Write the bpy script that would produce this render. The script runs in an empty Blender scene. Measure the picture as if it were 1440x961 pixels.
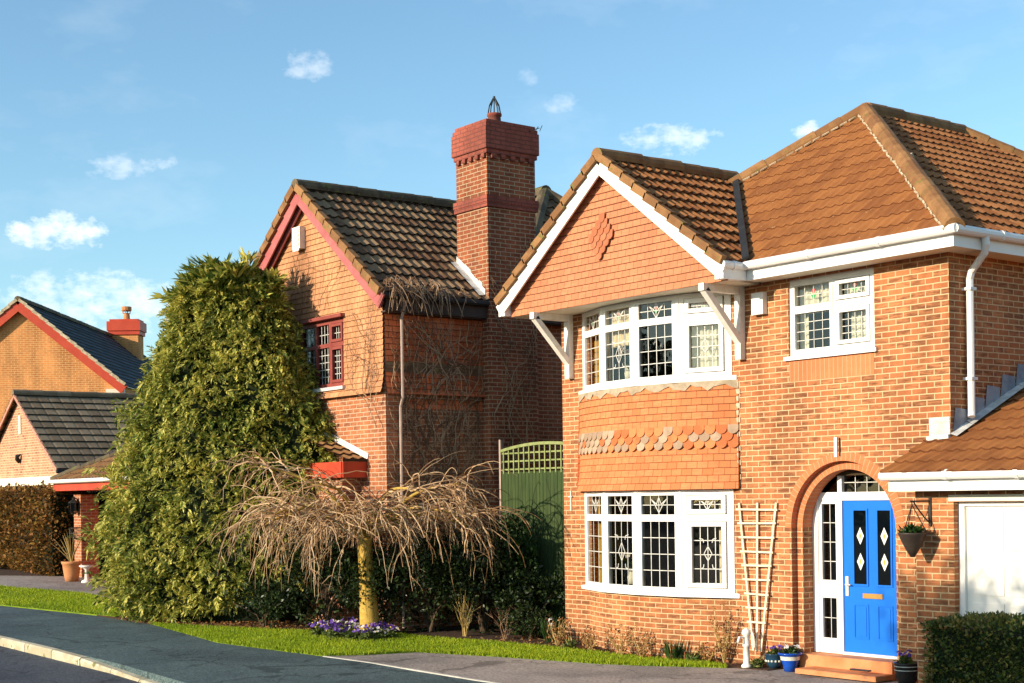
import bpy, bmesh, math, random
import numpy as np
from mathutils import Vector, Matrix
random.seed(7); R = np.random.default_rng(11)
S = bpy.context.scene; COL = S.collection
V = Vector; rad = math.radians

# ------------------------------------------------------------------ materials
def newmat(name):
    m = bpy.data.materials.new(name); m.use_nodes = True
    nt = m.node_tree; b = nt.nodes['Principled BSDF']; b.inputs['Specular IOR Level'].default_value = .3
    return m, nt, b
def nd(nt, t, **k):
    n = nt.nodes.new(t)
    for a, v in k.items():
        if a.startswith('i_'):
            key = a[2:]; key = int(key) if key.isdigit() else key.replace('_', ' ')
            n.inputs[key].default_value = v
        else: setattr(n, a, v)
    return n
def c4(c): return (c[0], c[1], c[2], 1)
def noise(nt, vec, scale, detail=4, rough=.55):
    n = nd(nt, 'ShaderNodeTexNoise', i_Scale=scale, i_Detail=detail, i_Roughness=rough); nt.links.new(vec, n.inputs['Vector']); return n.outputs['Fac']
def ramp(nt, fac, stops):
    r = nd(nt, 'ShaderNodeValToRGB'); e = r.color_ramp.elements
    while len(e) < len(stops): e.new(.5)
    for x, (p, c) in zip(e, stops): x.position = p; x.color = c4(c) if len(c) == 3 else c
    nt.links.new(fac, r.inputs[0]); return r.outputs[0]
def mix(nt, fac, a, b, mode='MIX'):
    m = nd(nt, 'ShaderNodeMix', data_type='RGBA', blend_type=mode)
    for s, v in ((0, fac), (6, a), (7, b)):
        if hasattr(v, 'is_linked') or hasattr(v, 'links'): nt.links.new(v, m.inputs[s])
        elif isinstance(v, (int, float)): m.inputs[s].default_value = v
        else: m.inputs[s].default_value = c4(v)
    return m.outputs[2]
def bump(nt, b, h, strength, dist=.01):
    n = nd(nt, 'ShaderNodeBump', i_Strength=strength, i_Distance=dist); nt.links.new(h, n.inputs['Height']); nt.links.new(n.outputs[0], b.inputs['Normal'])
def scaled(nt, vec, sc):
    m = nd(nt, 'ShaderNodeMapping'); m.inputs['Scale'].default_value = sc; nt.links.new(vec, m.inputs['Vector']); return m.outputs[0]
def uvc(nt): return nd(nt, 'ShaderNodeTexCoord').outputs['UV']
def objc(nt): return nd(nt, 'ShaderNodeTexCoord').outputs['Object']

def brick_mat(name, c1, c2, dark, mortar, bw=.225, bh=.075, ms=.011, off=.5, streak=.55, bstr=.8, stain=.42):
    m, nt, b = newmat(name); uv = uvc(nt)
    t = nd(nt, 'ShaderNodeTexBrick', offset=off, i_Scale=1.0, i_Mortar_Size=ms, i_Mortar_Smooth=.4, i_Bias=0.0, i_Brick_Width=bw, i_Row_Height=bh)
    wob = nd(nt, 'ShaderNodeTexNoise', i_Scale=9.0, i_Detail=2.0); nt.links.new(uv, wob.inputs['Vector'])
    vm = nd(nt, 'ShaderNodeVectorMath', operation='MULTIPLY_ADD'); nt.links.new(wob.outputs['Color'], vm.inputs[0]); vm.inputs[1].default_value = (.007, .007, 0); nt.links.new(uv, vm.inputs[2])
    nt.links.new(vm.outputs[0], t.inputs['Vector'])
    t.inputs['Color1'].default_value = c4(c1); t.inputs['Color2'].default_value = c4(c2); t.inputs['Mortar'].default_value = c4(mortar)
    # per brick tone: a second brick pattern gives each brick its own random grey
    t2 = nd(nt, 'ShaderNodeTexBrick', offset=off, i_Scale=1.0, i_Mortar_Size=0.0, i_Bias=0.0, i_Brick_Width=bw, i_Row_Height=bh)
    nt.links.new(uv, t2.inputs['Vector']); t2.inputs['Color1'].default_value = (0, 0, 0, 1); t2.inputs['Color2'].default_value = (1, 1, 1, 1)
    n1 = noise(nt, scaled(nt, uv, (5, 26, 1)), 1.0, 4, .65)
    add = nd(nt, 'ShaderNodeMath', operation='MULTIPLY_ADD'); nt.links.new(t2.outputs['Color'], add.inputs[0]); add.inputs[1].default_value = .32; nt.links.new(n1, add.inputs[2])
    f = ramp(nt, add.outputs[0], [(.62, (0, 0, 0)), (.86, (1, 1, 1))])
    fm = nd(nt, 'ShaderNodeMath', operation='MULTIPLY'); nt.links.new(f, fm.inputs[0]); fm.inputs[1].default_value = streak
    col = mix(nt, fm.outputs[0], t.outputs['Color'], dark)
    n2 = noise(nt, scaled(nt, uv, (1.5, .5, 1)), 1.0, 5, .65)
    st = ramp(nt, n2, [(.35, (1 - stain, 1 - stain, 1 - stain)), (.62, (1, 1, 1))])
    col = mix(nt, 1.0, col, st, 'MULTIPLY')
    colm = mix(nt, t.outputs['Fac'], col, mortar)
    colm = mix(nt, .35, colm, mix(nt, 1.0, colm, st, 'MULTIPLY'))
    nt.links.new(colm, b.inputs['Base Color']); b.inputs['Roughness'].default_value = .92
    inv = nd(nt, 'ShaderNodeMath', operation='MULTIPLY_ADD'); nt.links.new(t.outputs['Fac'], inv.inputs[0]); inv.inputs[1].default_value = -1.0; nt.links.new(n1, inv.inputs[2])
    bump(nt, b, inv.outputs[0], bstr, .008)
    return m
def tone_mat(name, a, c, scale=2.0, rough=.8, bstr=.3, isl=.0, spots=None, bscale=30, obj=True, stretch=(1, 1, 1), mid=(.35, .65)):
    """two tone surface: noise blends a and c, optional per-island variation and lichen spots"""
    m, nt, b = newmat(name); vec = scaled(nt, objc(nt) if obj else uvc(nt), stretch)
    n = noise(nt, vec, scale, 5, .6)
    fac = n
    if isl:
        g = nd(nt, 'ShaderNodeNewGeometry'); mm = nd(nt, 'ShaderNodeMath', operation='MULTIPLY_ADD'); nt.links.new(g.outputs['Random Per Island'], mm.inputs[0]); mm.inputs[1].default_value = isl
        sub = nd(nt, 'ShaderNodeMath', operation='SUBTRACT'); nt.links.new(n, sub.inputs[0]); sub.inputs[1].default_value = isl / 2; nt.links.new(sub.outputs[0], mm.inputs[2]); fac = mm.outputs[0]
    col = ramp(nt, fac, [(mid[0], a), (mid[1], c)])
    if spots:
        s = noise(nt, vec, spots[1], 3, .7); f = ramp(nt, s, [(spots[2], (0, 0, 0)), (spots[2] + .06, (1, 1, 1))]); col = mix(nt, f, col, spots[0])
    nt.links.new(col, b.inputs['Base Color']); b.inputs['Roughness'].default_value = rough
    if bstr: bump(nt, b, noise(nt, vec, bscale, 4, .6), bstr, .01)
    return m
def leaf_mat(name, cols, trans=.35, rough=.6, scale=1.2):
    m, nt, b = newmat(name)
    g = nd(nt, 'ShaderNodeNewGeometry'); n = noise(nt, objc(nt), scale, 3)
    mm = nd(nt, 'ShaderNodeMath', operation='MULTIPLY_ADD'); nt.links.new(g.outputs['Random Per Island'], mm.inputs[0]); mm.inputs[1].default_value = .7
    sub = nd(nt, 'ShaderNodeMath', operation='SUBTRACT'); nt.links.new(n, sub.inputs[0]); sub.inputs[1].default_value = .35; nt.links.new(sub.outputs[0], mm.inputs[2])
    k = len(cols); col = ramp(nt, mm.outputs[0], [(.2 + .6 * i / max(1, k - 1), c) for i, c in enumerate(cols)])
    nt.links.new(col, b.inputs['Base Color']); b.inputs['Roughness'].default_value = rough; b.inputs['Specular IOR Level'].default_value = .25
    tr = nd(nt, 'ShaderNodeBsdfTranslucent'); nt.links.new(col, tr.inputs['Color'])
    mx = nd(nt, 'ShaderNodeMixShader'); mx.inputs[0].default_value = trans
    nt.links.new(b.outputs[0], mx.inputs[1]); nt.links.new(tr.outputs[0], mx.inputs[2]); nt.links.new(mx.outputs[0], nt.nodes['Material Output'].inputs['Surface'])
    return m
def glass_mat(name, tint=(.80, .78, .70), refl=.02):
    m, nt, b = newmat(name); nt.nodes.remove(b)
    tr = nd(nt, 'ShaderNodeBsdfTransparent'); tr.inputs[0].default_value = c4(tint)
    gl = nd(nt, 'ShaderNodeBsdfGlossy'); gl.inputs['Roughness'].default_value = .02
    fr = nd(nt, 'ShaderNodeFresnel', i_IOR=1.5)
    vec = objc(nt); bp = nd(nt, 'ShaderNodeBump', i_Strength=.12, i_Distance=.02); nt.links.new(noise(nt, vec, 2.2, 2), bp.inputs['Height']); nt.links.new(bp.outputs[0], gl.inputs['Normal'])
    ad = nd(nt, 'ShaderNodeMath', operation='ADD', use_clamp=True); nt.links.new(fr.outputs[0], ad.inputs[0]); ad.inputs[1].default_value = refl
    mx = nd(nt, 'ShaderNodeMixShader'); nt.links.new(ad.outputs[0], mx.inputs[0]); nt.links.new(tr.outputs[0], mx.inputs[1]); nt.links.new(gl.outputs[0], mx.inputs[2])
    nt.links.new(mx.outputs[0], nt.nodes['Material Output'].inputs['Surface']); return m

M = {}
M['brickA'] = brick_mat('orange_brick', (.46, .15, .055), (.59, .245, .098), (.14, .042, .02), (.62, .41, .22), ms=.0095, streak=.75)
M['brickB'] = brick_mat('brown_brick', (.46, .15, .06), (.56, .22, .095), (.18, .055, .03), (.58, .39, .26), ms=.009, streak=.7)
M['brickC'] = brick_mat('chimney_brick', (.32, .085, .034), (.42, .135, .055), (.13, .038, .02), (.46, .32, .2), ms=.009, streak=.7)
M['brickF'] = brick_mat('buff_brick', (.74, .27, .075), (.82, .34, .105), (.42, .13, .04), (.72, .41, .17), streak=.4)
M['brickD'] = brick_mat('spotted_brick', (.62, .29, .15), (.68, .34, .19), (.24, .09, .05), (.72, .46, .29), streak=.75)
M['soldier'] = brick_mat('soldier_brick', (.58, .17, .065), (.66, .225, .09), (.36, .10, .04), (.60, .33, .18), bw=.6, bh=.075, ms=.006, off=0, streak=.3, stain=.15)
M['redcap'] = brick_mat('red_painted_brick', (.34, .085, .058), (.40, .115, .075), (.22, .05, .035), (.17, .06, .045), ms=.009, streak=.5)
M['gabletile'] = brick_mat('gable_hung_tile', (.52, .185, .088), (.60, .245, .12), (.37, .12, .055), (.16, .055, .028), bw=.165, bh=.1005, ms=.004, streak=.35, bstr=.3, stain=.15)
M['btile'] = brick_mat('neighbour_hung_tile', (.60, .27, .12), (.68, .33, .16), (.40, .15, .07), (.22, .085, .04), bw=.165, bh=.1005, ms=.005, streak=.35, bstr=.4)
M['btileside'] = brick_mat('neighbour_side_tile', (.72, .17, .055), (.80, .24, .085), (.40, .09, .04), (.18, .05, .03), bw=.165, bh=.1005, ms=.006, streak=.4, bstr=.4)
M['baytile'] = brick_mat('bay_hung_tile', (.59, .175, .062), (.69, .26, .105), (.43, .11, .038), (.20, .06, .025), bw=.165, bh=.1005, ms=.0045, streak=.35, bstr=.3, stain=.12)
M['scale_o'] = tone_mat('orange_scale_tile', (.46, .125, .04), (.60, .20, .07), 6, isl=.5)
M['scale_g'] = tone_mat('pale_scale_tile', (.32, .215, .14), (.43, .305, .205), 6, isl=.5)
M['roofA'] = tone_mat('orange_brown_roof_tile', (.20, .07, .02), (.33, .135, .045), 3.5, isl=.28, spots=((.42, .30, .14), 14, .66), bscale=40)
M['roofA2'] = tone_mat('rust_roof_tile', (.22, .075, .019), (.31, .115, .03), 3.0, isl=.28, spots=((.46, .32, .16), 14, .68), bscale=40)
M['roofB'] = tone_mat('brown_roof_tile', (.13, .065, .03), (.25, .155, .08), 3, isl=.6, spots=((.30, .28, .10), 9, .64), bscale=40)
M['roofD'] = tone_mat('grey_brown_roof_tile', (.17, .115, .065), (.26, .185, .11), 3, isl=.6)
M['roofE'] = tone_mat('dark_slate_roof_tile', (.015, .022, .03), (.04, .05, .06), 3, isl=.6)
M['ridge'] = tone_mat('mossy_ridge_tile', (.19, .085, .03), (.30, .15, .055), 5, isl=.3, spots=((.15, .13, .03), 7, .62), bscale=30)
M['butt'] = tone_mat('dark_tile_edge', (.09, .03, .01), (.15, .055, .018), 6, rough=1)  # darker tone on the lower edge faces of each tile course
M['buttB'] = tone_mat('darker_tile_edge', (.03, .02, .012), (.06, .04, .025), 6, rough=1)  # near-black tone for the course edges of the other roofs
M['apron'] = tone_mat('stained_lead_apron', (.30, .23, .15), (.46, .36, .25), 7, rough=.8, bstr=.4)
M['pipe'] = tone_mat('dull_pinkish_pipe', (.34, .24, .19), (.42, .31, .25), 4, rough=.6, bstr=0)
M['trellisg'] = tone_mat('sunlit_green_trellis', (.17, .21, .07), (.28, .31, .12), 6, rough=.8, bstr=.2)  # gate green lightened: sun on the gate top put into the colour
M['ridgeB'] = tone_mat('dark_ridge_tile', (.07, .05, .03), (.15, .11, .06), 5, isl=.3, spots=((.13, .13, .03), 6, .58))
M['ornament'] = tone_mat('ornament_tile', (.36, .115, .05), (.46, .16, .075), 6, isl=.4)
M['stripred'] = tone_mat('dull_pink_paint', (.42, .19, .13), (.50, .25, .18), 3, rough=.7)
M['white'] = tone_mat('white_plastic', (.76, .74, .70), (.84, .82, .78), .8, rough=.35, bstr=.03)
M['cream'] = tone_mat('cream_paint', (.70, .62, .48), (.78, .70, .56), 1.5, rough=.6, bstr=.05)
M['timber'] = tone_mat('white_painted_timber', (.70, .64, .56), (.82, .77, .70), 6, rough=.6, bstr=.2)
M['redwood'] = tone_mat('faded_red_paint', (.36, .09, .085), (.44, .13, .12), 4, rough=.6, bstr=.15)
M['redframe'] = tone_mat('dark_red_window_paint', (.22, .045, .035), (.28, .065, .05), 4, rough=.5, bstr=.1)
M['redfascia'] = tone_mat('bright_red_paint', (.44, .045, .018), (.52, .065, .026), 2, rough=.5, bstr=.05)
M['blue'] = tone_mat('blue_door_paint', (.004, .128, .56), (.006, .15, .64), 1, rough=.38, bstr=.03)
M['glass'] = glass_mat('window_glass'); M['doorglass'] = glass_mat('obscure_glass', (.10, .10, .06), .03)
M['lead'] = tone_mat('lead_strip', (.52, .50, .45), (.66, .64, .58), 8, rough=.5, bstr=0)
M['flash'] = tone_mat('lead_flashing', (.16, .20, .25), (.34, .38, .42), 3, rough=.45, bstr=.2)
M['paleflash'] = tone_mat('weathered_flashing', (.42, .40, .36), (.68, .66, .62), 4, rough=.7, bstr=.3, stretch=(1, 1, 3))
M['mortar'] = tone_mat('mortar_fillet', (.36, .27, .16), (.60, .50, .35), 9, rough=.9, bstr=.6)
M['curtain'] = tone_mat('cream_curtain', (.72, .62, .42), (.82, .74, .56), 3, rough=.9, bstr=0)
M['gold'] = tone_mat('gold_curtain', (.5, .3, .06), (.6, .38, .10), 3, rough=.9, bstr=0)
M['blind'] = tone_mat('pale_blind', (.70, .72, .66), (.80, .82, .76), 2, rough=.8, bstr=0)
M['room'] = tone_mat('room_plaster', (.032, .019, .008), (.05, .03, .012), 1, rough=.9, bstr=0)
M['tulip_r'] = tone_mat('red_stained_glass', (.55, .06, .06), (.6, .09, .09), 5, rough=.3, bstr=0)
M['tulip_g'] = tone_mat('green_stained_glass', (.02, .28, .08), (.03, .34, .10), 5, rough=.3, bstr=0)
M['brass'] = newmat('brass')[0]; _b = M['brass'].node_tree.nodes['Principled BSDF']; _b.inputs['Base Color'].default_value = (.62, .34, .10, 1); _b.inputs['Metallic'].default_value = .7; _b.inputs['Roughness'].default_value = .35
M['steel'] = tone_mat('pale_metal', (.55, .52, .46), (.66, .62, .55), 5, rough=.4, bstr=0)
M['black'] = tone_mat('black_iron', (.015, .014, .013), (.03, .028, .025), 5, rough=.5, bstr=.1)
M['darkplastic'] = tone_mat('dark_brown_plastic', (.035, .025, .02), (.06, .04, .03), 5, rough=.5, bstr=.1)
M['garagedoor'] = tone_mat('off_white_garage_door', (.72, .69, .62), (.78, .75, .69), .7, rough=.5, bstr=.04)
M['terra'] = tone_mat('terracotta', (.48, .19, .07), (.56, .25, .11), 5, rough=.85, bstr=.15)
M['quarry'] = tone_mat('quarry_tile_step', (.50, .17, .06), (.62, .26, .11), 3.5, rough=.7, bstr=.2)
M['bluepot'] = tone_mat('blue_glaze', (.006, .05, .34), (.012, .08, .45), 3, rough=.15, bstr=0)
M['darkpot'] = tone_mat('dark_teal_glaze', (.01, .035, .07), (.02, .06, .10), 4, rough=.2, bstr=0)
M['blackpot'] = tone_mat('black_glaze', (.012, .014, .014), (.025, .022, .02), 4, rough=.25, bstr=0)
M['band'] = tone_mat('pale_glaze', (.5, .55, .45), (.7, .7, .6), 30, rough=.3, bstr=0)
M['greenfence'] = tone_mat('green_stained_timber', (.024, .045, .012), (.05, .075, .02), 3, rough=.85, bstr=.4, stretch=(6, 6, .6))  # boards toned darker to stand for the shade on the lower gate
M['trellis'] = tone_mat('pale_trellis_timber', (.62, .50, .34), (.76, .64, .48), 8, rough=.8, bstr=.2)
M['bark'] = tone_mat('mossy_bark', (.43, .265, .045), (.56, .37, .085), 3, rough=.95, bstr=1, stretch=(1, 1, 4), spots=((.22, .12, .04), 7, .58))
M['twig'] = tone_mat('pale_pinkish_twig', (.25, .13, .055), (.62, .42, .24), 3, rough=.8, bstr=0, isl=.6)
M['vine'] = tone_mat('bare_vine', (.15, .08, .045), (.42, .27, .16), 3, rough=.9, bstr=0, isl=.7)
M['stemdark'] = tone_mat('dark_stem', (.05, .032, .018), (.11, .07, .04), 4, rough=.9, bstr=0)
M['drystem'] = tone_mat('dry_stem', (.34, .22, .07), (.52, .40, .16), 3, rough=.9, bstr=0, isl=.7)
M['cypress'] = leaf_mat('golden_cypress_leaf', [(.06, .10, .018), (.24, .29, .045), (.52, .49, .10), (.78, .68, .17)], .36)
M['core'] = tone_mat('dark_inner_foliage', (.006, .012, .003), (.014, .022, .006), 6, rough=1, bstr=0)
M['ever'] = leaf_mat('evergreen_leaf', [(.007, .015, .005), (.018, .034, .009), (.045, .07, .02)], .12, .4)
M['laurel'] = leaf_mat('laurel_leaf', [(.012, .035, .008), (.03, .07, .014), (.06, .12, .025)], .25, .4)
M['boxleaf'] = leaf_mat('box_hedge_leaf', [(.025, .05, .010), (.075, .105, .018), (.15, .16, .032), (.26, .18, .05)], .25, .45)
M['beech'] = leaf_mat('copper_hedge_leaf', [(.06, .035, .010), (.16, .075, .016), (.30, .12, .03), (.34, .20, .04)], .3)
M['grassleaf'] = leaf_mat('grass_blade', [(.15, .24, .008), (.28, .38, .012), (.40, .46, .02)], .35, .6, .7)
M['plant'] = leaf_mat('small_plant_leaf', [(.05, .09, .02), (.11, .16, .04), (.20, .22, .06)], .3)
M['dryleaf'] = leaf_mat('fallen_leaf', [(.22, .09, .03), (.36, .17, .06), (.46, .28, .12)], .15)
M['petal_p'] = leaf_mat('purple_petal', [(.07, .025, .22), (.14, .06, .36), (.25, .15, .5)], .3)
M['petal_w'] = leaf_mat('white_petal', [(.6, .55, .6), (.8, .78, .7)], .3)
M['petal_y'] = leaf_mat('yellow_petal', [(.75, .5, .05), (.8, .7, .2)], .3)
M['soil'] = tone_mat('dark_soil', (.030, .015, .009), (.085, .042, .022), 14, rough=1, bstr=1, bscale=60)
M['lawn'] = tone_mat('lawn', (.11, .18, .008), (.21, .28, .014), 5, rough=1, bstr=.6, bscale=90)
def asphalt(name, a, c, sp, bs=.5, wear=None):
    m, nt, b = newmat(name); v = objc(nt)
    n1 = noise(nt, v, .8, 5, .65); n2 = noise(nt, v, 62, 3, .85); n3 = noise(nt, v, 22, 3, .7)
    col = ramp(nt, n1, [(.3, a), (.7, c)])
    col = mix(nt, ramp(nt, n2, [(.50, (0, 0, 0)), (.66, (.9, .9, .9))]), col, sp)
    col = mix(nt, .8, col, mix(nt, 1.0, col, ramp(nt, n3, [(.32, (.45, .45, .45)), (.62, (1.35, 1.35, 1.35))]), 'MULTIPLY'))
    vo = nd(nt, 'ShaderNodeTexVoronoi', feature='DISTANCE_TO_EDGE', i_Scale=.55); wv = nd(nt, 'ShaderNodeVectorMath', operation='MULTIPLY_ADD'); wn = nd(nt, 'ShaderNodeTexNoise', i_Scale=1.6, i_Detail=5.0); nt.links.new(v, wn.inputs['Vector']); nt.links.new(wn.outputs['Color'], wv.inputs[0]); wv.inputs[1].default_value = (1.2, 1.2, 0); nt.links.new(v, wv.inputs[2]); nt.links.new(wv.outputs[0], vo.inputs['Vector'])
    col = mix(nt, ramp(nt, vo.outputs['Distance'], [(.004, (.7, .7, .7)), (.014, (0, 0, 0))]), col, tuple(x * .45 for x in a))
    col = mix(nt, 1.0, col, ramp(nt, noise(nt, v, .35, 4, .7), [(.40, (.72, .74, .76)), (.50, (1, 1, 1)), (.62, (1.12, 1.1, 1.06))]), 'MULTIPLY')
    if wear: col = mix(nt, ramp(nt, noise(nt, v, 45, 3, .7), [(.68, (0, 0, 0)), (.74, (1, 1, 1))]), col, wear)
    nt.links.new(col, b.inputs['Base Color']); b.inputs['Roughness'].default_value = .85; bump(nt, b, n2, bs, .006); return m
M['road'] = asphalt('road_asphalt', (.03, .036, .05), (.055, .063, .08), (.16, .17, .18))
M['pave'] = asphalt('pavement_asphalt', (.03, .058, .066), (.062, .098, .105), (.20, .25, .24), wear=(.26, .25, .18))
M['drive'] = asphalt('driveway_asphalt', (.22, .185, .165), (.32, .275, .245), (.46, .41, .37))
M['kerb'] = tone_mat('kerb_stone', (.40, .34, .22), (.58, .52, .38), 4, rough=.9, bstr=.4, spots=((.20, .18, .06), 5, .6), isl=.3)
M['ground'] = tone_mat('open_ground', (.07, .08, .03), (.12, .11, .05), .6, rough=1, bstr=.3)
M['edging'] = tone_mat('pale_edging', (.4, .38, .34), (.55, .52, .46), 4, rough=.9, bstr=.3)

# ------------------------------------------------------------------ mesh builder
def auto_uv(pts):
    n = V((0, 0, 0)); k = len(pts)
    for i in range(k):
        a, b = pts[i], pts[(i + 1) % k]
        n += V(((a[1] - b[1]) * (a[2] + b[2]), (a[2] - b[2]) * (a[0] + b[0]), (a[0] - b[0]) * (a[1] + b[1])))
    ax, ay, az = abs(n[0]), abs(n[1]), abs(n[2])
    if az > max(ax, ay): return [(p[0], p[1]) for p in pts]
    if ax > ay: return [(p[1], p[2]) for p in pts]
    return [(p[0], p[2]) for p in pts]
class MB:
    def __init__(s): s.v = []; s.f = []; s.uv = []; s.mi = []
    def face(s, pts, uv=None, mi=0):
        i = len(s.v); s.v += [tuple(p) for p in pts]; s.f.append(tuple(range(i, i + len(pts)))); s.uv += (uv or auto_uv(pts)); s.mi.append(mi)
    def box(s, x0, x1, y0, y1, z0, z1, mi=0):
        s.obox(V(((x0 + x1) / 2, (y0 + y1) / 2, (z0 + z1) / 2)), V((1, 0, 0)), V((0, 1, 0)), V((0, 0, 1)), abs(x1 - x0) / 2, abs(y1 - y0) / 2, abs(z1 - z0) / 2, mi); return s
    def obox(s, c, ux, uy, uz, hx, hy, hz, mi=0):
        p = [c + ux * (hx * a) + uy * (hy * b) + uz * (hz * d) for d in (-1, 1) for b in (-1, 1) for a in (-1, 1)]
        for q in ((0, 2, 3, 1), (4, 5, 7, 6), (0, 1, 5, 4), (2, 6, 7, 3), (0, 4, 6, 2), (1, 3, 7, 5)): s.face([p[k] for k in q], None, mi)
        return s
    def beam(s, a, b, w, h, up=(0, 0, 1), mi=0):
        a, b = V(a), V(b); d = (b - a); L = d.length; d.normalize(); u = V(up); sd = d.cross(u)
        if sd.length < 1e-4: sd = d.cross(V((1, 0, 0)))
        sd.normalize(); u = sd.cross(d).normalized(); return s.obox((a + b) / 2, d, sd, u, L / 2, w / 2, h / 2, mi)
    def tube(s, pts, r, n=6, cap=True, mi=0):
        pts = [V(p) for p in pts]; rr = r if isinstance(r, (list, tuple)) else [r] * len(pts); rings = []; prev = None; base = len(s.v)
        for i, p in enumerate(pts):
            t = (pts[min(i + 1, len(pts) - 1)] - pts[max(i - 1, 0)])
            t = t.normalized() if t.length > 1e-9 else V((0, 0, 1))
            a = prev - t * prev.dot(t) if prev is not None else t.cross(V((.3, .2, 1)))
            if a.length < 1e-4: a = t.cross(V((1, 0, 0)))
            a.normalize(); prev = a; b = t.cross(a)
            s.v += [tuple(p + (a * math.cos(2 * math.pi * k / n) + b * math.sin(2 * math.pi * k / n)) * rr[i]) for k in range(n)]
        for i in range(len(pts) - 1):
            for k in range(n):
                q = (base + i * n + k, base + i * n + (k + 1) % n, base + (i + 1) * n + (k + 1) % n, base + (i + 1) * n + k)
                s.f.append(q); s.uv += [(k * .05, i * .1), (k * .05 + .05, i * .1), (k * .05 + .05, i * .1 + .1), (k * .05, i * .1 + .1)]; s.mi.append(mi)
        if cap:
            for o in (0, (len(pts) - 1) * n):
                s.f.append(tuple(base + o + k for k in range(n))); s.uv += [(0, 0)] * n; s.mi.append(mi)
        return s
    def lathe(s, prof, c, n=20, mi=0):
        c = V(c); base = len(s.v)
        for r, z in prof: s.v += [(c[0] + r * math.cos(2 * math.pi * k / n), c[1] + r * math.sin(2 * math.pi * k / n), c[2] + z) for k in range(n)]
        for i in range(len(prof) - 1):
            for k in range(n):
                s.f.append((base + i * n + k, base + i * n + (k + 1) % n, base + (i + 1) * n + (k + 1) % n, base + (i + 1) * n + k)); s.uv += [(k * .05, i * .1)] * 4; s.mi.append(mi)
        return s
    def build(s, name, mats, parent=None, o=(0, 0, 0), smooth=False):
        me = bpy.data.meshes.new(name); ox = V(o)
        me.from_pydata([(x - ox[0], y - ox[1], z - ox[2]) for x, y, z in s.v], [], s.f)
        l = me.uv_layers.new(name='UVMap'); l.data.foreach_set('uv', np.array(s.uv, dtype=np.float32).ravel())
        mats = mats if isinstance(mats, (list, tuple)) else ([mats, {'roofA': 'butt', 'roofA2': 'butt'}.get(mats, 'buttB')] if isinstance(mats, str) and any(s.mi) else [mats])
        for m in mats: me.materials.append(M[m] if isinstance(m, str) else m)
        if len(mats) > 1: me.polygons.foreach_set('material_index', s.mi)
        if smooth: me.polygons.foreach_set('use_smooth', [True] * len(me.polygons))
        me.update(); ob = bpy.data.objects.new(name, me); COL.objects.link(ob)
        if parent: ob.parent = parent
        return ob
def np_quads(name, verts, mat, parent=None, o=(0, 0, 0), k=4):
    """verts (N*k,3): N separate k-gons in one mesh"""
    n = len(verts) // k; me = bpy.data.meshes.new(name)
    me.vertices.add(n * k); me.loops.add(n * k); me.polygons.add(n)
    me.vertices.foreach_set('co', (verts - np.array(o)).astype(np.float32).ravel()); me.loops.foreach_set('vertex_index', np.arange(n * k, dtype=np.int32))
    me.polygons.foreach_set('loop_start', np.arange(0, n * k, k, dtype=np.int32)); me.polygons.foreach_set('loop_total', np.full(n, k, dtype=np.int32))
    me.materials.append(M[mat]); me.update(); me.validate(); ob = bpy.data.objects.new(name, me); COL.objects.link(ob)
    if parent: ob.parent = parent
    return ob
def tag(ob, label=None, cat=None, group=None, kind=None):
    for k, v in (('label', label), ('category', cat), ('group', group), ('kind', kind)):
        if v: ob[k] = v
    return ob
def thing(name, label, cat, loc=(0, 0, 0), group=None, rz=0):
    e = bpy.data.objects.new(name, None); e.empty_display_size = .3; COL.objects.link(e); e.location = loc; e.rotation_euler = (0, 0, rz); return tag(e, label, cat, group)

SL = .03
def gz(x):   # the street climbs gently to the left of the picture
    return 0.0 if x > -5 else (-SL * (x + 5) if x > -45 else SL * 40)

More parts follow.
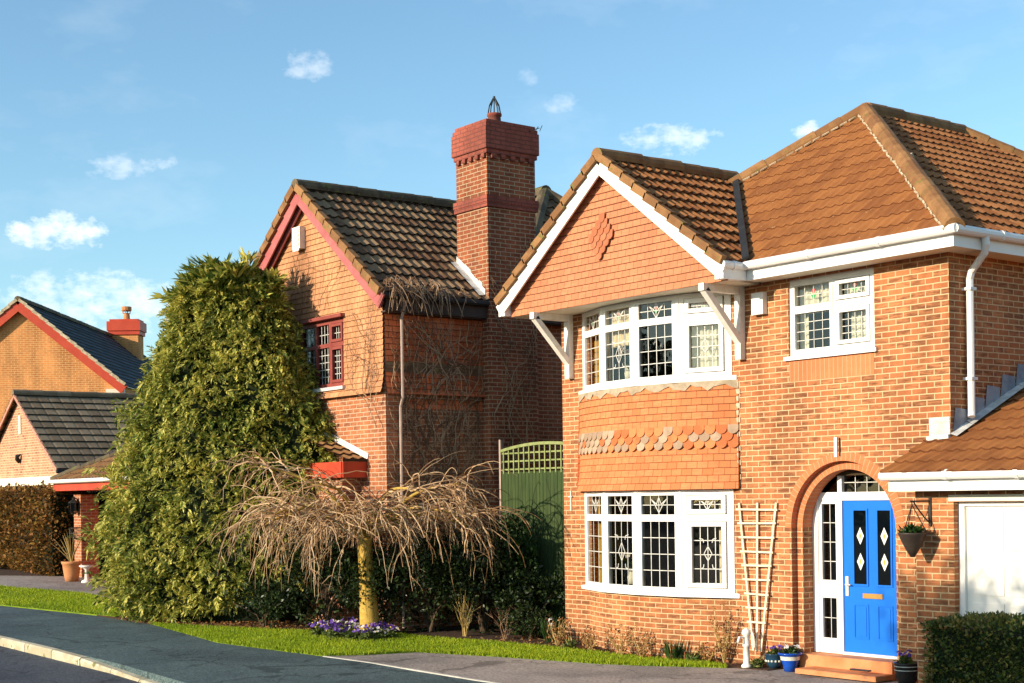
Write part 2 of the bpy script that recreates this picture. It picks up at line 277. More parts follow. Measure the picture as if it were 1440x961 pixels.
# ------------------------------------------------------------------ roof helpers
def clip(bm, planes):
    for co, no in planes:
        bmesh.ops.bisect_plane(bm, geom=bm.verts[:] + bm.edges[:] + bm.faces[:], dist=1e-5, plane_co=V(co), plane_no=V(no), clear_outer=True)
def bm_into(mb, bm, uvf):
    for f in bm.faces:
        pts = [v.co.copy() for v in f.verts]; mb.face(pts, [uvf(p) for p in pts])
def tiles(mb, O, U, Vv, wu, wv, planes=(), gauge=.31, period=.165, h=.028, lift=.035, seg=6, u0=0, flat=False):
    """interlocking roll tiles over the plane O + u U + v Vv, each course lapping over the one below"""
    O, U, Vv = V(O), V(U).normalized(), V(Vv).normalized(); N = U.cross(Vv).normalized()
    if N.z < 0: N = -N
    bm = bmesh.new(); rows = int(math.ceil(wv / gauge)); du = period / seg; tw = 2 * seg if not flat else seg
    for i in range(rows):
        v0, v1 = i * gauge, min((i + 1) * gauge + .05, wv + .02)
        nu = int(math.ceil(wu / du)); jit = 0; grid = []
        for k in range(nu + 1):
            u = u0 + k * du
            if k % tw == 0: jit = random.uniform(-.006, .006)
            ph = (k % seg) / seg * 2 * math.pi
            hh = h * max(0, math.cos(ph)) ** .8 if not flat else (0.004 if k % seg else -.004)
            a = O + U * u + Vv * (v0 + jit); b = O + U * u + Vv * v1
            grid.append((bm.verts.new(a + N * (hh + lift)), bm.verts.new(b + N * (hh * .9 + .004)), bm.verts.new(a + N * (-.01))))
        for k in range(nu):
            a, b = grid[k], grid[k + 1]
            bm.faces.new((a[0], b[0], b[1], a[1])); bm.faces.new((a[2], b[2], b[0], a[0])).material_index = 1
    clip(bm, planes)
    # cut each course into tiles so that neighbours may differ slightly in tone
    ed = [e for e in bm.edges if len(e.link_faces) == 2 and all(abs((((v.co - O).dot(U) - u0) / (tw * du)) - round(((v.co - O).dot(U) - u0) / (tw * du))) < .01 for v in e.verts) and abs((e.verts[0].co - e.verts[1].co).dot(U)) < 1e-4]
    bmesh.ops.split_edges(bm, edges=ed)
    base = len(mb.v); bm.verts.index_update()
    mb.v += [tuple(v.co) for v in bm.verts]
    for f in bm.faces:
        mb.f.append(tuple(base + v.index for v in f.verts)); mb.uv += [((v.co - O).dot(U), (v.co - O).dot(Vv)) for v in f.verts]; mb.mi.append(f.material_index)
    bm.free()
def ridge(mb, a, b, r=.13, L=.42, drop=.02, cap=True):
    a, b = V(a), V(b); d = b - a; n = max(1, round(d.length / L)); d.normalize(); sd = d.cross(V((0, 0, 1))).normalized(); up = sd.cross(d).normalized(); Ln = (b - a).length / n
    for i in range(n):
        j = random.uniform(-.008, .008); p0 = a + d * (i * Ln) + up * j; p1 = a + d * ((i + 1) * Ln + .03) + up * (j + .006); base = len(mb.v); K = 9
        for p, s_ in ((p0, 1.0), (p1, 1.035)):
            for k in range(K):
                t = math.pi * (-.12 + 1.24 * k / (K - 1)); mb.v.append(tuple(p + sd * (math.cos(t) * r * s_) + up * (math.sin(t) * r * s_ - drop)))
        for k in range(K - 1): mb.f.append((base + k, base + k + 1, base + K + k + 1, base + K + k)); mb.uv += [(0, 0)] * 4; mb.mi.append(0)
        mb.f.append(tuple(base + k for k in range(K))); mb.uv += [(0, 0)] * K; mb.mi.append(0)
        mb.f.append(tuple(base + K + k for k in range(K))); mb.uv += [(0, 0)] * K; mb.mi.append(0)
def verge(mb, a, b, w=.05, h=.15, L=.31):
    """stepped verge caps up a gable edge from a to b"""
    a, b = V(a), V(b); d = b - a; n = max(1, round(d.length / L)); d.normalize(); Ln = (b - a).length / n; up = V((0, 0, 1)) - d * d.z; up.normalize(); sd = d.cross(up)
    for i in range(n):
        c = a + d * ((i + .5) * Ln); t = .10; dd = (d - up * t).normalized(); uu = (up + d * t).normalized()
        mb.obox(c, dd, sd, uu, Ln / 2 + .012, w, h / 2)
def hung(mb, s0, s1, z0, z1, P, gauge=.1, out=.016, planes=(), step=.3, ph=0):
    """courses of hung tiles; P(s, z, d) maps along, up, outward to space"""
    n = int(math.ceil((z1 - z0) / gauge - .01)); K = max(1, int(math.ceil((s1 - s0) / step))); bm = bmesh.new(); uvl = {}
    for i in range(n):
        za, zb = z0 + i * gauge, min(z0 + (i + 1) * gauge, z1)
        for k in range(K):
            sa, sb = s0 + (s1 - s0) * k / K, s0 + (s1 - s0) * (k + 1) / K
            for q in (((sa, za, out), (sb, za, out), (sb, zb, .004), (sa, zb, .004)), ((sa, za, -.01), (sb, za, -.01), (sb, za, out), (sa, za, out))):
                vs = [bm.verts.new(P(*x)) for x in q]
                for v, x in zip(vs, q): uvl[tuple(round(c, 4) for c in v.co)] = (x[0], x[1] - z0 + ph)
                bm.faces.new(vs)
    if planes:
        clip(bm, planes); bm_into(mb, bm, lambda p: (p.x, p.z - z0 + ph))
    else: bm_into(mb, bm, lambda p: uvl[tuple(round(c, 4) for c in p)])
    bm.free()
def wall_holes(mb, s0, s1, z0, z1, P, holes, t=.25, extra=()):
    ss = sorted({s0, s1} | {h[0] for h in holes} | {h[1] for h in holes}); zs = sorted({z0, z1} | {h[2] for h in holes} | {h[3] for h in holes})
    for i in range(len(ss) - 1):
        for j in range(len(zs) - 1):
            a, b, c, d = ss[i], ss[i + 1], zs[j], zs[j + 1]; m = ((a + b) / 2, (c + d) / 2)
            if any(h[0] < m[0] < h[1] and h[2] < m[1] < h[3] for h in holes): continue
            mb.face([P(a, c, 0), P(b, c, 0), P(b, d, 0), P(a, d, 0)], [(a, c), (b, c), (b, d), (a, d)])
            mb.face([P(a, c, t), P(a, d, t), P(b, d, t), P(b, c, t)])
    for a, b, c, d in holes:
        for p, q in (((a, c), (a, d)), ((a, d), (b, d)), ((b, d), (b, c)), ((b, c), (a, c))):
            mb.face([P(p[0], p[1], 0), P(q[0], q[1], 0), P(q[0], q[1], t), P(p[0], p[1], t)], [(0, p[1]), (0, q[1]), (t, q[1]), (t, p[1])] if p[0] == q[0] else [(p[0], 0), (q[0], 0), (q[0], t), (p[0], t)])

# ------------------------------------------------------------------ leaded windows
def leadgrid(mb, P, a, b, c, d, nx, nz, w=.011, motif=None, dep=.008):
    def bar(p, q):
        p0, q0 = V(P(p[0], p[1], dep)), V(P(q[0], q[1], dep)); nrm = (V(P(p[0], p[1], 1)) - V(P(p[0], p[1], 0))).normalized(); mb.beam(p0, q0, w, .006, nrm)
    X = lambda t: a + (b - a) * t
    Z = lambda t: c + (d - c) * t
    for i in range(1, nx): bar((X(i / nx), c), (X(i / nx), d))
    for j in range(1, nz): bar((a, Z(j / nz)), (b, Z(j / nz)))
    if motif == 'diamond':
        cx, cz = (a + b) / 2, c + (d - c) * .52; r = (b - a) * .13; q = [(cx, cz + r * 1.7), (cx + r, cz), (cx, cz - r * 1.7), (cx - r, cz)]
        for i in range(4): bar(q[i], q[(i + 1) % 4])
        for sz in (-1, 1):
            for sx in (-1, 1):
                e = [(cx + sx * (b - a) * .28, cz + sz * (d - c) * .27), (cx + sx * (b - a) * .16, cz + sz * (d - c) * .25), (cx + sx * (b - a) * .14, cz + sz * (d - c) * .19)]
                bar(e[0], e[1]); bar(e[1], e[2])
    if motif == 'tulip':
        cx, cz = (a + b) / 2, c + (d - c) * .5; r = (b - a) * .2
        for sx in (-1, 1):
            q = [(cx, cz - r * .9), (cx + sx * r * .7, cz + r * .2), (cx + sx * r * 1.2, cz + r * .7), (cx + sx * r * .35, cz + r * .1), (cx, cz + r * .9)]
            for i in range(4): bar(q[i], q[i + 1])
def tulip_glass(mr, mg, P, cx, cz, s):
    f = lambda pts: [P(cx + x * s, cz + z * s, .006) for x, z in pts]
    mr.face(f([(-.35, .45), (0, .1), (.35, .45), (.3, 1.0), (0, .75), (-.3, 1.0)]))
    mg.face(f([(0, .08), (-.12, -.1), (-.9, .35), (-.3, -.5), (0, -1.0)])); mg.face(f([(0, .08), (0, -1.0), (.3, -.5), (.9, .35), (.12, -.1)]))
def frame_rect(mb, P, a, b, c, d, w, y0, y1, wt=None, wb=None):
    wt = wt or w; wb = wb or w
    def bx(s0, s1, z0, z1):
        p = [V(P(s, z, y)) for y in (y0, y1) for z in (z0, z1) for s in (s0, s1)]
        for q in ((0, 2, 3, 1), (4, 5, 7, 6), (0, 1, 5, 4), (2, 6, 7, 3), (0, 4, 6, 2), (1, 3, 7, 5)): mb.face([p[k] for k in q])
    bx(a, a + w, c, d); bx(b - w, b, c, d); bx(a + w, b - w, c, c + wb); bx(a + w, b - w, d - wt, d)
    return a + w, b - w, c + wb, d - wt
def pane(mb, P, a, b, c, d, dep=0): mb.face([P(a, c, dep), P(b, c, dep), P(b, d, dep), P(a, d, dep)])
def drape(mb, P, a, b, c, d, dep=-.10, n=None):
    n = n or max(4, int((b - a) / .03))
    for k in range(n):
        s0, s1 = a + (b - a) * k / n, a + (b - a) * (k + 1) / n; y0, y1 = dep + .02 * math.sin(k * 1.7), dep + .02 * math.sin((k + 1) * 1.7)
        mb.face([P(s0, c, y0), P(s1, c, y1), P(s1, d, y1), P(s0, d, y0)])
# ================================================================== THE HOUSE WITH THE BLUE DOOR
OA = (-3.7, 4, 0)
A = thing('brick_house', 'orange brick house with blue front door, curved bay window and white gable boards', 'house', OA)
PF = lambda s, z, t: (s, t, z)                      # front wall, t inward
PO = lambda y0: (lambda s, z, d: (s, y0 - d, z))     # front wall, d outward
AX, AZ, R1, R2 = -1.69, 1.93, .88, .77
mb = MB()
holes = [(-2.57, -1.13, 4.24, 5.27), (-6.7, -3.78, 1.0, 2.44), (-6.7, -3.78, 4.08, 5.24)]
def wall_front():
    hs = holes + [(AX - R1, AX + R1, -.3, AZ + R1)]
    ss = sorted({-7.38, 0} | {h[0] for h in hs} | {h[1] for h in hs}); zs = sorted({-.3, 5.42} | {h[2] for h in hs} | {h[3] for h in hs})
    for i in range(len(ss) - 1):
        for j in range(len(zs) - 1):
            a, b, c, d = ss[i], ss[i + 1], zs[j], zs[j + 1]; m = ((a + b) / 2, (c + d) / 2)
            if any(h[0] < m[0] < h[1] and h[2] < m[1] < h[3] for h in hs): continue
            mb.face([(a, 0, c), (b, 0, c), (b, 0, d), (a, 0, d)]); mb.face([(a, .25, c), (a, .25, d), (b, .25, d), (b, .25, c)])
    for a, b, c, d in holes:
        for p, q in (((a, c), (a, d)), ((a, d), (b, d)), ((b, d), (b, c)), ((b, c), (a, c))): mb.face([(p[0], 0, p[1]), (q[0], 0, q[1]), (q[0], .25, q[1]), (p[0], .25, p[1])])
    N = 32
    for k in range(N):                                   # spandrels round the arch
        t0, t1 = math.pi * k / N, math.pi * (k + 1) / N
        x0, x1, z0, z1 = AX + R1 * math.cos(t0), AX + R1 * math.cos(t1), AZ + R1 * math.sin(t0), AZ + R1 * math.sin(t1)
        for y in (0, .25): mb.face([(x0, y, z0), (x0, y, AZ + R1), (x1, y, AZ + R1), (x1, y, z1)])
    for sx in (-1, 1):                                   # stepped brick jambs
        xa, xb = AX + sx * R1, AX + sx * R2
        mb.face([(xa, 0, -.3), (xa, .1, -.3), (xa, .1, AZ), (xa, 0, AZ)]); mb.face([(xa, .1, -.3), (xb, .1, -.3), (xb, .1, AZ), (xa, .1, AZ)]); mb.face([(xb, .1, -.3), (xb, .3, -.3), (xb, .3, AZ), (xb, .1, AZ)])
wall_front()
def slab_wall(mb, x0, x1, y0, y1, z0, z1): mb.box(x0, x1, y0, y1, z0, z1)
slab_wall(mb, -.25, 0, .25, 8.6, -.3, 5.42); slab_wall(mb, -7.38, -7.13, .25, 8.6, -.3, 5.42); slab_wall(mb, -7.13, -.25, 8.35, 8.6, -.3, 5.42)
for x0, x1 in ((-.25, 0), (-7.38, -7.13)):
    xx = 0 if x0 > -1 else -7.38
    mb.face([(xx, 0, -.3), (xx, .25, -.3), (xx, .25, 5.42), (xx, 0, 5.42)])
mb.build('wall', 'brickA', A, OA)
# inside of the rooms
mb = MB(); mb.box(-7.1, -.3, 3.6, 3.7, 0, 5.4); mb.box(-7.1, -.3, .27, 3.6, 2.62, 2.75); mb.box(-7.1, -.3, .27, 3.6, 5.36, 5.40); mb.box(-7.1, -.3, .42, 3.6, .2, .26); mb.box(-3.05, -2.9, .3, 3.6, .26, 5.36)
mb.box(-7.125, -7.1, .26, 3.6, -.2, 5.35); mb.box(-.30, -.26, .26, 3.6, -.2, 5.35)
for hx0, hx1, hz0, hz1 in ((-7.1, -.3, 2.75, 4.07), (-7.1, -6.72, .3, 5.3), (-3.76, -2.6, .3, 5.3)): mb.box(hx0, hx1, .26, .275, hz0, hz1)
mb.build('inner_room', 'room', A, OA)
# arch rings
mb = MB(); N = 44
for ra, rb, y0, y1 in ((R1, R1 + .107, -.004, .10), (R2, R1 + .02, .10, .30)):
    for k in range(N):
        t0, t1 = math.pi * k / N, math.pi * (k + 1) / N
        q = lambda r, t, y: (AX + r * math.cos(t), y, AZ + r * math.sin(t))
        mb.face([q(ra, t0, y0), q(rb, t0, y0), q(rb, t1, y0), q(ra, t1, y0)], [(.02, t0 * .9), (.12, t0 * .9), (.12, t1 * .9), (.02, t1 * .9)])
        mb.face([q(ra, t0, y0), q(ra, t1, y0), q(ra, t1, y1), q(ra, t0, y1)], [(0, t0 * .9), (0, t1 * .9), (.2, t1 * .9), (.2, t0 * .9)])
        if y0 < 0: mb.face([q(rb, t0, y0), q(rb, t0, .01), q(rb, t1, .01), q(rb, t1, y0)])
mb.build('arch', 'soldier', A, OA)
# soldier course under the bedroom window
mb = MB(); mb.box(-2.56, -1.14, -.004, .02, 3.90, 4.17); mb.uv = [(v, u) for u, v in mb.uv]; mb.build('soldier_course', 'soldier', A, OA)

# --- bay geometry
BC, BH, SAG = -5.24, 1.61, .382; BR = (BH * BH + SAG * SAG) / (2 * SAG); BY = -SAG + BR; TH = math.asin(BH / BR)
def arcP(off):
    def f(s, z, d):
        t = s / BR; r = BR + off(z) + d; return (BC + r * math.sin(t), BY - r * math.cos(t), z)
    return f
SM = TH * BR
mb = MB(); f = arcP(lambda z: -.03)
K = 16
for k in range(K):
    s0, s1 = -SM + 2 * SM * k / K, -SM + 2 * SM * (k + 1) / K
    mb.face([f(s0, -.3, 0), f(s1, -.3, 0), f(s1, .94, 0), f(s0, .94, 0)], [(s0, 0), (s1, 0), (s1, 1.24), (s0, 1.24)])
mb.build('bay_wall', 'brickA', A, OA)
# hung tiles between the two bay windows
off = lambda z: .045 + .055 * max(0, (3.0 - z) / .52) ** 2 * (1 if z < 3 else 0)
f = arcP(off); sa, sb = -SM - .08, SM + .10
mb = MB(); hung(mb, sa, sb, 2.47, 3.07, f, step=.2, ph=0); hung(mb, sa, sb, 3.07, 3.37, f, out=.004, step=.2, ph=.6); hung(mb, sa, sb, 3.37, 3.99, f, step=.2, ph=.9)
for k in range(K):
    s0, s1 = sa + (sb - sa) * k / K, sa + (sb - sa) * (k + 1) / K
    mb.face([f(s0, 2.47, -.10), f(s1, 2.47, -.10), f(s1, 2.47, .012), f(s0, 2.47, .012)])
for s_ in (sa, sb): mb.face([f(s_, 2.47, .01), f(s_, 3.99, .01), f(s_, 3.99, -.3), f(s_, 2.47, -.3)])
bt = mb.build('bay_tiles', 'baytile', A, OA)
mb = MB(); W = .168; rnd = random.Random(3)
for row in range(3):
    zb = 3.05 + .1 * row; n = int((sb - sa) / W) + 1
    for k in range(n):
        s = sa + W * (k + (.5 if row % 2 else 0)); 
        if s + W > sb + .02: continue
        zt_ = zb + (.19 if row < 2 else .125); r = W / 2 - .003; c = s + W / 2; pts = [(c - r, zt_), (c - r, zb + .075)] + [(c - r * math.cos(a), zb + .075 - .08 * math.sin(a)) for a in (.45, .8, 1.2, 1.57, 1.94, 2.34, 2.69)] + [(c + r, zb + .075), (c + r, zt_)]
        mi = 1 if rnd.random() < (.68 - .25 * k / n) else 0; dp = lambda z: .044 - .036 * (z - zb) / .2
        top = [f(a, z, dp(z)) for a, z in pts]; bot = [f(a, z, dp(z) - .026) for a, z in pts]
        mb.face(top, None, mi)
        for i in range(len(pts) - 1): mb.face([top[i], bot[i], bot[i + 1], top[i + 1]], None, mi)
mb.build('scalloped_tiles', ['scale_o', 'scale_g'], bt, OA)
# weathered lead apron over the top course
mb = MB(); K2 = 40
for k in range(K2):
    s0, s1 = sa + (sb - sa) * k / K2, sa + (sb - sa) * (k + 1) / K2; h0 = .085 + .035 * math.sin(k * 1.3) + .02 * math.sin(k * 2.9); h1 = .085 + .035 * math.sin((k + 1) * 1.3) + .02 * math.sin((k + 1) * 2.9)
    mb.face([f(s0, 4.0 - h0, .024), f(s1, 4.0 - h1, .024), f(s1, 4.005, .014), f(s0, 4.005, .014)])
mb.build('lead_apron', 'apron', A, OA)
# stepped mortar fillet at the right end of the tiles
mb = MB()
for k in range(15):
    z = 2.5 + k * .1; mb.box(-3.56, -3.50 + .025 * (k % 2), -.014, .01, z, z + .07)
mb.build('mortar_fillet', 'mortar', A, OA)
# bay windows
pts = [V((-6.85, 0, 0)), V((-6.067, -.285, 0)), V((BC, -SAG, 0)), V((-4.413, -.285, 0)), V((-3.63, 0, 0))]
def facet(i):
    a, b = pts[i], pts[i + 1]; d = (b - a); L = d.length; d.normalize(); n = V((d.y, -d.x, 0))
    return (lambda s, z, dd: tuple(a + d * s + n * dd + V((0, 0, z)))), L
def sill_strip(mb, z0, z1, o1, ext):
    out = []
    for i, p in enumerate(pts):
        dirs = [(pts[j + 1] - pts[j]).normalized() for j in (i - 1, i) if 0 <= j < 4]; n = V((0, 0, 0))
        for d in dirs: n += V((d.y, -d.x, 0))
        n.normalize(); out.append(p + n * o1)
    out[0] = out[0] + V((-ext, .06, 0)); out[-1] = out[-1] + V((ext, .06, 0)); inn = [p + V((0, .12, 0)) for p in pts]
    inn[0] = V((out[0].x, .02, 0)); inn[-1] = V((out[-1].x, .02, 0))
    for i in range(4):
        a, b, c, d = out[i], out[i + 1], inn[i + 1], inn[i]; U = lambda p, z: (p.x, p.y, z)
        mb.face([U(a, z0), U(b, z0), U(b, z1), U(a, z1)]); mb.face([U(a, z1), U(b, z1), U(c, z1 + .015), U(d, z1 + .015)]); mb.face([U(a, z0), U(d, z0), U(c, z0), U(b, z0)])
    for p, q in ((out[0], inn[0]), (out[-1], inn[-1])): mb.face([(p.x, p.y, z0), (q.x, q.y, z0), (q.x, q.y, z1), (p.x, p.y, z1)])
def bay_window(z0, z1, zt, upper):
    fr = MB(); subs = []
    def part(nm, mat): m = MB(); subs.append((nm, mat, m)); return m
    for i in range(4):
        P, L = facet(i); case = i == 3; fw = .10
        a, b, c, d = frame_rect(fr, P, 0, L, z0, z1, fw, -.06, .012, .07, .07)
        frame_rect(fr, P, a, b, zt - .05, zt + .05, .001, -.055, .010, .05, .05)
        for q, (c_, d_) in enumerate(((c, zt - .05), (zt + .05, d))):
            a2, b2 = a, b
            if case: a2, b2, c_, d_ = frame_rect(fr, P, a + .02, b - .02, c_ + .012, d_ - .008, .062, -.04, .032)
            pane(part('pane', 'glass'), P, a2 - .005, b2 + .005, c_ - .005, d_ + .005, -.022); ld = part('leading', 'lead')
            if q == 0: leadgrid(ld, P, a2, b2, c_, d_, 4 if i != 0 else 3, 4, motif='diamond' if i in (1, 3) else None, dep=-.018)
            else:
                leadgrid(ld, P, a2, b2, c_, d_, 4, 2, motif='tulip', dep=-.018)
                if upper: tulip_glass(part('flower_motif', 'tulip_r'), part('leaf_motif', 'tulip_g'), lambda s, z, dd: P(s, z, dd - .022), (a2 + b2) / 2, (c_ + d_) / 2, .055)
        if upper:
            if i == 0: drape(part('curtain', 'gold'), P, a, b, c - .05, d + .05, -.16)
            if i == 1: drape(part('blind', 'curtain'), P, a - .05, b + .05, zt - .28, d + .06, -.13)
            if i == 3: drape(part('blind', 'blind'), P, a - .05, b - .16, c - .05, d + .05, -.15)
        else:
            if i == 3: drape(part('curtain', 'curtain'), P, b - .20, b + .06, c - .05, d + .05, -.15)
            if i == 0: drape(part('curtain', 'gold'), P, a - .04, a + .14, c - .05, d + .05, -.16)
    for i, p in enumerate(pts[1:4]): fr.tube([(p.x, p.y + .02, z0), (p.x, p.y + .02, z1)], .045, 8)
    w = fr.build('bay_window', 'white', A, OA)
    for nm, mat, m in subs: m.build(nm, mat, w, OA)
    sl = MB(); sill_strip(sl, z0 - .055, z0 - .004, .085, .07); sl.build('window_sill', 'white', w, OA)
bay_window(.985, 2.46, 2.06, False); bay_window(4.06, 5.275, 4.93, True)
# white flowers standing inside the bay on the sills
# bedroom window
P = PO(.05); fr = MB(); subs = []
def part(nm, mat): m = MB(); subs.append((nm, mat, m)); return m
a, b, c, d = frame_rect(fr, P, -2.57, -1.13, 4.24, 5.27, .085, -.06, .02); xm = -1.83; zt = 4.86
frame_rect(fr, P, xm - .055, xm + .055, c, d, .05, -.055, .018); frame_rect(fr, P, a, xm - .055, zt - .05, zt + .05, .001, -.054, .016, .05, .05); frame_rect(fr, P, xm + .055, b, zt - .05, zt + .05, .001, -.054, .016, .05, .05)
for k, (a2, b2) in enumerate(((a, xm - .055), (xm + .055, b))):
    for q, (c2, d2) in enumerate(((c, zt - .05), (zt + .05, d))):
        x0, x1, y0, y1 = a2, b2, c2, d2
        if k == 1: x0, x1, y0, y1 = frame_rect(fr, P, a2 + .012, b2 - .008, c2 + .012, d2 - .01, .05, -.04, .035)
        pane(part('pane', 'glass'), P, x0 - .004, x1 + .004, y0 - .004, y1 + .004, -.025); leadgrid(part('leading', 'lead'), P, x0, x1, y0, y1, 4, 4 if q == 0 else 2, dep=-.02, w=.009)
        if q: tulip_glass(part('flower_motif', 'tulip_r'), part('leaf_motif', 'tulip_g'), lambda s, z, dd: P(s, z, dd - .025), (x0 + x1) / 2, (y0 + y1) / 2, .075); drape(part('blind', 'blind'), P, x0 - .05, x1 + .05, y0 - .1, y1 + .05, -.14)
        elif k: drape(part('blind', 'blind'), P, x0 + .06, x1 + .05, y0 - .05, y1 + .05, -.14)
        else: drape(part('blind', 'blind'), P, x0 - .05, x0 + .12, y0 - .05, y1 + .05, -.14)
fr.box(-2.63, -1.08, -.045, .03, 4.185, 4.238); w = fr.build('window', 'white', A, OA)
for nm, mat, m in subs: m.build(nm, mat, w, OA)
# doorway
P = PO(.36); fr, gl, ld = MB(), MB(), MB(); DX0, DX1 = -1.95, -.985
fr.box(-2.50, -2.37, .30, .385, .24, 2.78); fr.box(-2.02, DX0, .30, .385, .24, 2.78); fr.box(DX1, -.86, .30, .385, .24, 2.78); fr.box(-2.37, -2.02, .305, .38, 2.30, 2.40); fr.box(DX0, DX1, .305, .38, 2.29, 2.40)
frame_rect(fr, P, -2.37, -2.02, .24, 2.30, .055, -.02, .04, .055, .20); fr.box(-2.32, -2.07, .325, .375, .98, 1.22); fr.box(DX0, DX1, .28, .385, .24, .275)
pane(gl, P, -2.32, -2.07, .43, .99, 0); pane(gl, P, -2.32, -2.07, 1.21, 2.25, 0); pane(gl, P, -2.37, -2.02, 2.40, 2.78, 0); pane(gl, P, DX0, DX1, 2.40, 2.78, 0)
leadgrid(ld, P, -2.32, -2.07, 1.21, 2.25, 2, 4, .01); leadgrid(ld, P, -2.32, -2.07, .43, .99, 2, 2, .008); leadgrid(ld, P, DX0, DX1, 2.40, 2.78, 5, 3, .01)
w = fr.build('door_frame', 'white', A, OA); gl.build('pane', 'doorglass', w, OA); ld.build('leading', 'lead', w, OA)
mb = MB(); mb.box(DX0 + .005, DX1 - .005, .325, .37, .277, 2.285)
gw = [(-1.765, -1.56), (-1.375, -1.17)]
P = PO(.325)
for x0, x1 in gw:
    frame_rect(mb, P, x0 - .025, x1 + .025, 1.16, 2.18, .025, 0, .014)
    frame_rect(mb, P, x0 - .02, x1 + .02, .46, .92, .018, 0, .010); mb.box(x0 + .02, x1 - .02, .318, .326, .50, .88)
dr = mb.build('door', 'blue', A, OA)
for x0, x1 in gw:
    gl = MB()
    pane(gl, P, x0, x1, 1.185, 2.155, .004); gl.build('pane', 'doorglass', dr, OA); xm = (x0 + x1) / 2
    for zc in (1.82, 1.48):
        q = [(xm, zc + .115), (xm + .058, zc), (xm, zc - .115), (xm - .058, zc)]; MBf = MB(); MBf.face([P(x, z, .007) for x, z in q]); MBf.build('diamond_motif', 'blind', dr, OA); MBf = MB(); MBf.face([P(xm + (x - xm) * .4, zc + (z - zc) * .4, .009) for x, z in q]); MBf.build('diamond_centre', 'gold', dr, OA)
mb = MB(); mb.box(-1.63, -1.31, .312, .326, 1.0, 1.065); mb.box(-1.61, -1.33, .308, .313, 1.012, 1.053); mb.build('letterbox', 'brass', dr, OA)
mb = MB(); mb.box(-1.915, -1.865, .313, .326, 1.02, 1.28); mb.tube([(-1.89, .313, 1.17), (-1.89, .28, 1.17), (-1.80, .275, 1.17)], .010, 8); mb.build('handle', 'steel', dr, OA)
mb = MB(); mb.box(-2.455, -.925, .0, .385, -.1, .235); mb.obox(V((-1.56, -.17, .05)), V((1, 0, 0)), V((0, 1, 0)), V((0, 0, 1)), .66, .19, .03)
for k in range(7): mb.box(-2.21 + .186 * k, -2.03 + .186 * k, -.355, -.18, .081, .086); mb.box(-2.21 + .186 * k, -2.03 + .186 * k, -.174, .0, .081, .086)
mb.build('step', 'quarry', A, OA)
# --- roof of the main block
E0 = 5.50; HX0, HX1, HY0, HY1 = -7.80, .40, -.42, 9.02; RX, RY0, RY1, RZ = -3.7, 3.1, 5.5, 8.26
mb = MB(); ax = RX - HX1; fy = RY0 - HY0; h = RZ - E0
tiles(mb, (HX0, HY0, E0), (1, 0, 0), (0, fy, h), HX1 - HX0, math.hypot(fy, h), [((HX1, HY0, 0), (fy, -ax, 0)), ((HX0, HY0, 0), (-fy, -ax, 0))], h=.022, lift=.02)
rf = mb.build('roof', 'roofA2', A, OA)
mb = MB()
tiles(mb, (HX1, HY0, E0), (0, 1, 0), (ax, 0, h), HY1 - HY0, math.hypot(ax, h), [((HX1, HY0, 0), (-fy, ax, 0)), ((HX1, HY1, 0), (-(HY1 - RY1), -ax, 0))], h=.03, lift=.035)
for tri in ([(HX0, HY0, E0), (RX, RY0, RZ), (RX, RY1, RZ), (HX0, HY1, E0)], [(HX0, HY1, E0), (RX, RY1, RZ), (HX1, HY1, E0)]): mb.face(tri)
mb.build('side_slope', 'roofA', rf, OA)
mb = MB(); up = V((0, 0, .02))
ridge(mb, V((HX1, HY0, E0)) + up, V((RX, RY0, RZ)) + up, .125); ridge(mb, V((HX0, HY0, E0)) + up, V((RX, RY0, RZ)) + up, .13); ridge(mb, V((RX, RY0, RZ)) + up, V((RX, RY1, RZ)) + up, .14); ridge(mb, V((RX, RY1, RZ)) + up, V((HX1, HY1, E0)) + up, .14)
mb.build('ridge_tiles', 'ridge', rf, OA)
mb = MB()   # mortar bedding beside the hips
for a, b in (((HX1, HY0, E0), (RX, RY0, RZ)), ((HX0, HY0, E0), (RX, RY0, RZ))):
    a, b = V(a), V(b); d = (b - a); n = 40; nn = V((0, -h, fy)).normalized(); sd = d.cross(nn).normalized() * (1 if a.x < -3 else -1)
    prev = None
    for k in range(n):
        p = a + d * (k / n) + sd * (.122 + random.uniform(-.012, .02)) + nn * .045; q = a + d * ((k + .8) / n) + sd * (.122 + random.uniform(-.012, .02)) + nn * .045; mb.beam(p, q, .022, .02, nn)
mb.build('hip_mortar', 'mortar', rf, OA)
mb = MB(); mb.obox(V((-1.62, 1.3, E0 + (1.3 - HY0) * h / fy + .05)), V((1, 0, 0)), V((0, fy, h)).normalized(), V((0, -h, fy)).normalized(), .11, .075, .04); mb.build('roof_vent', 'mortar', rf, OA)
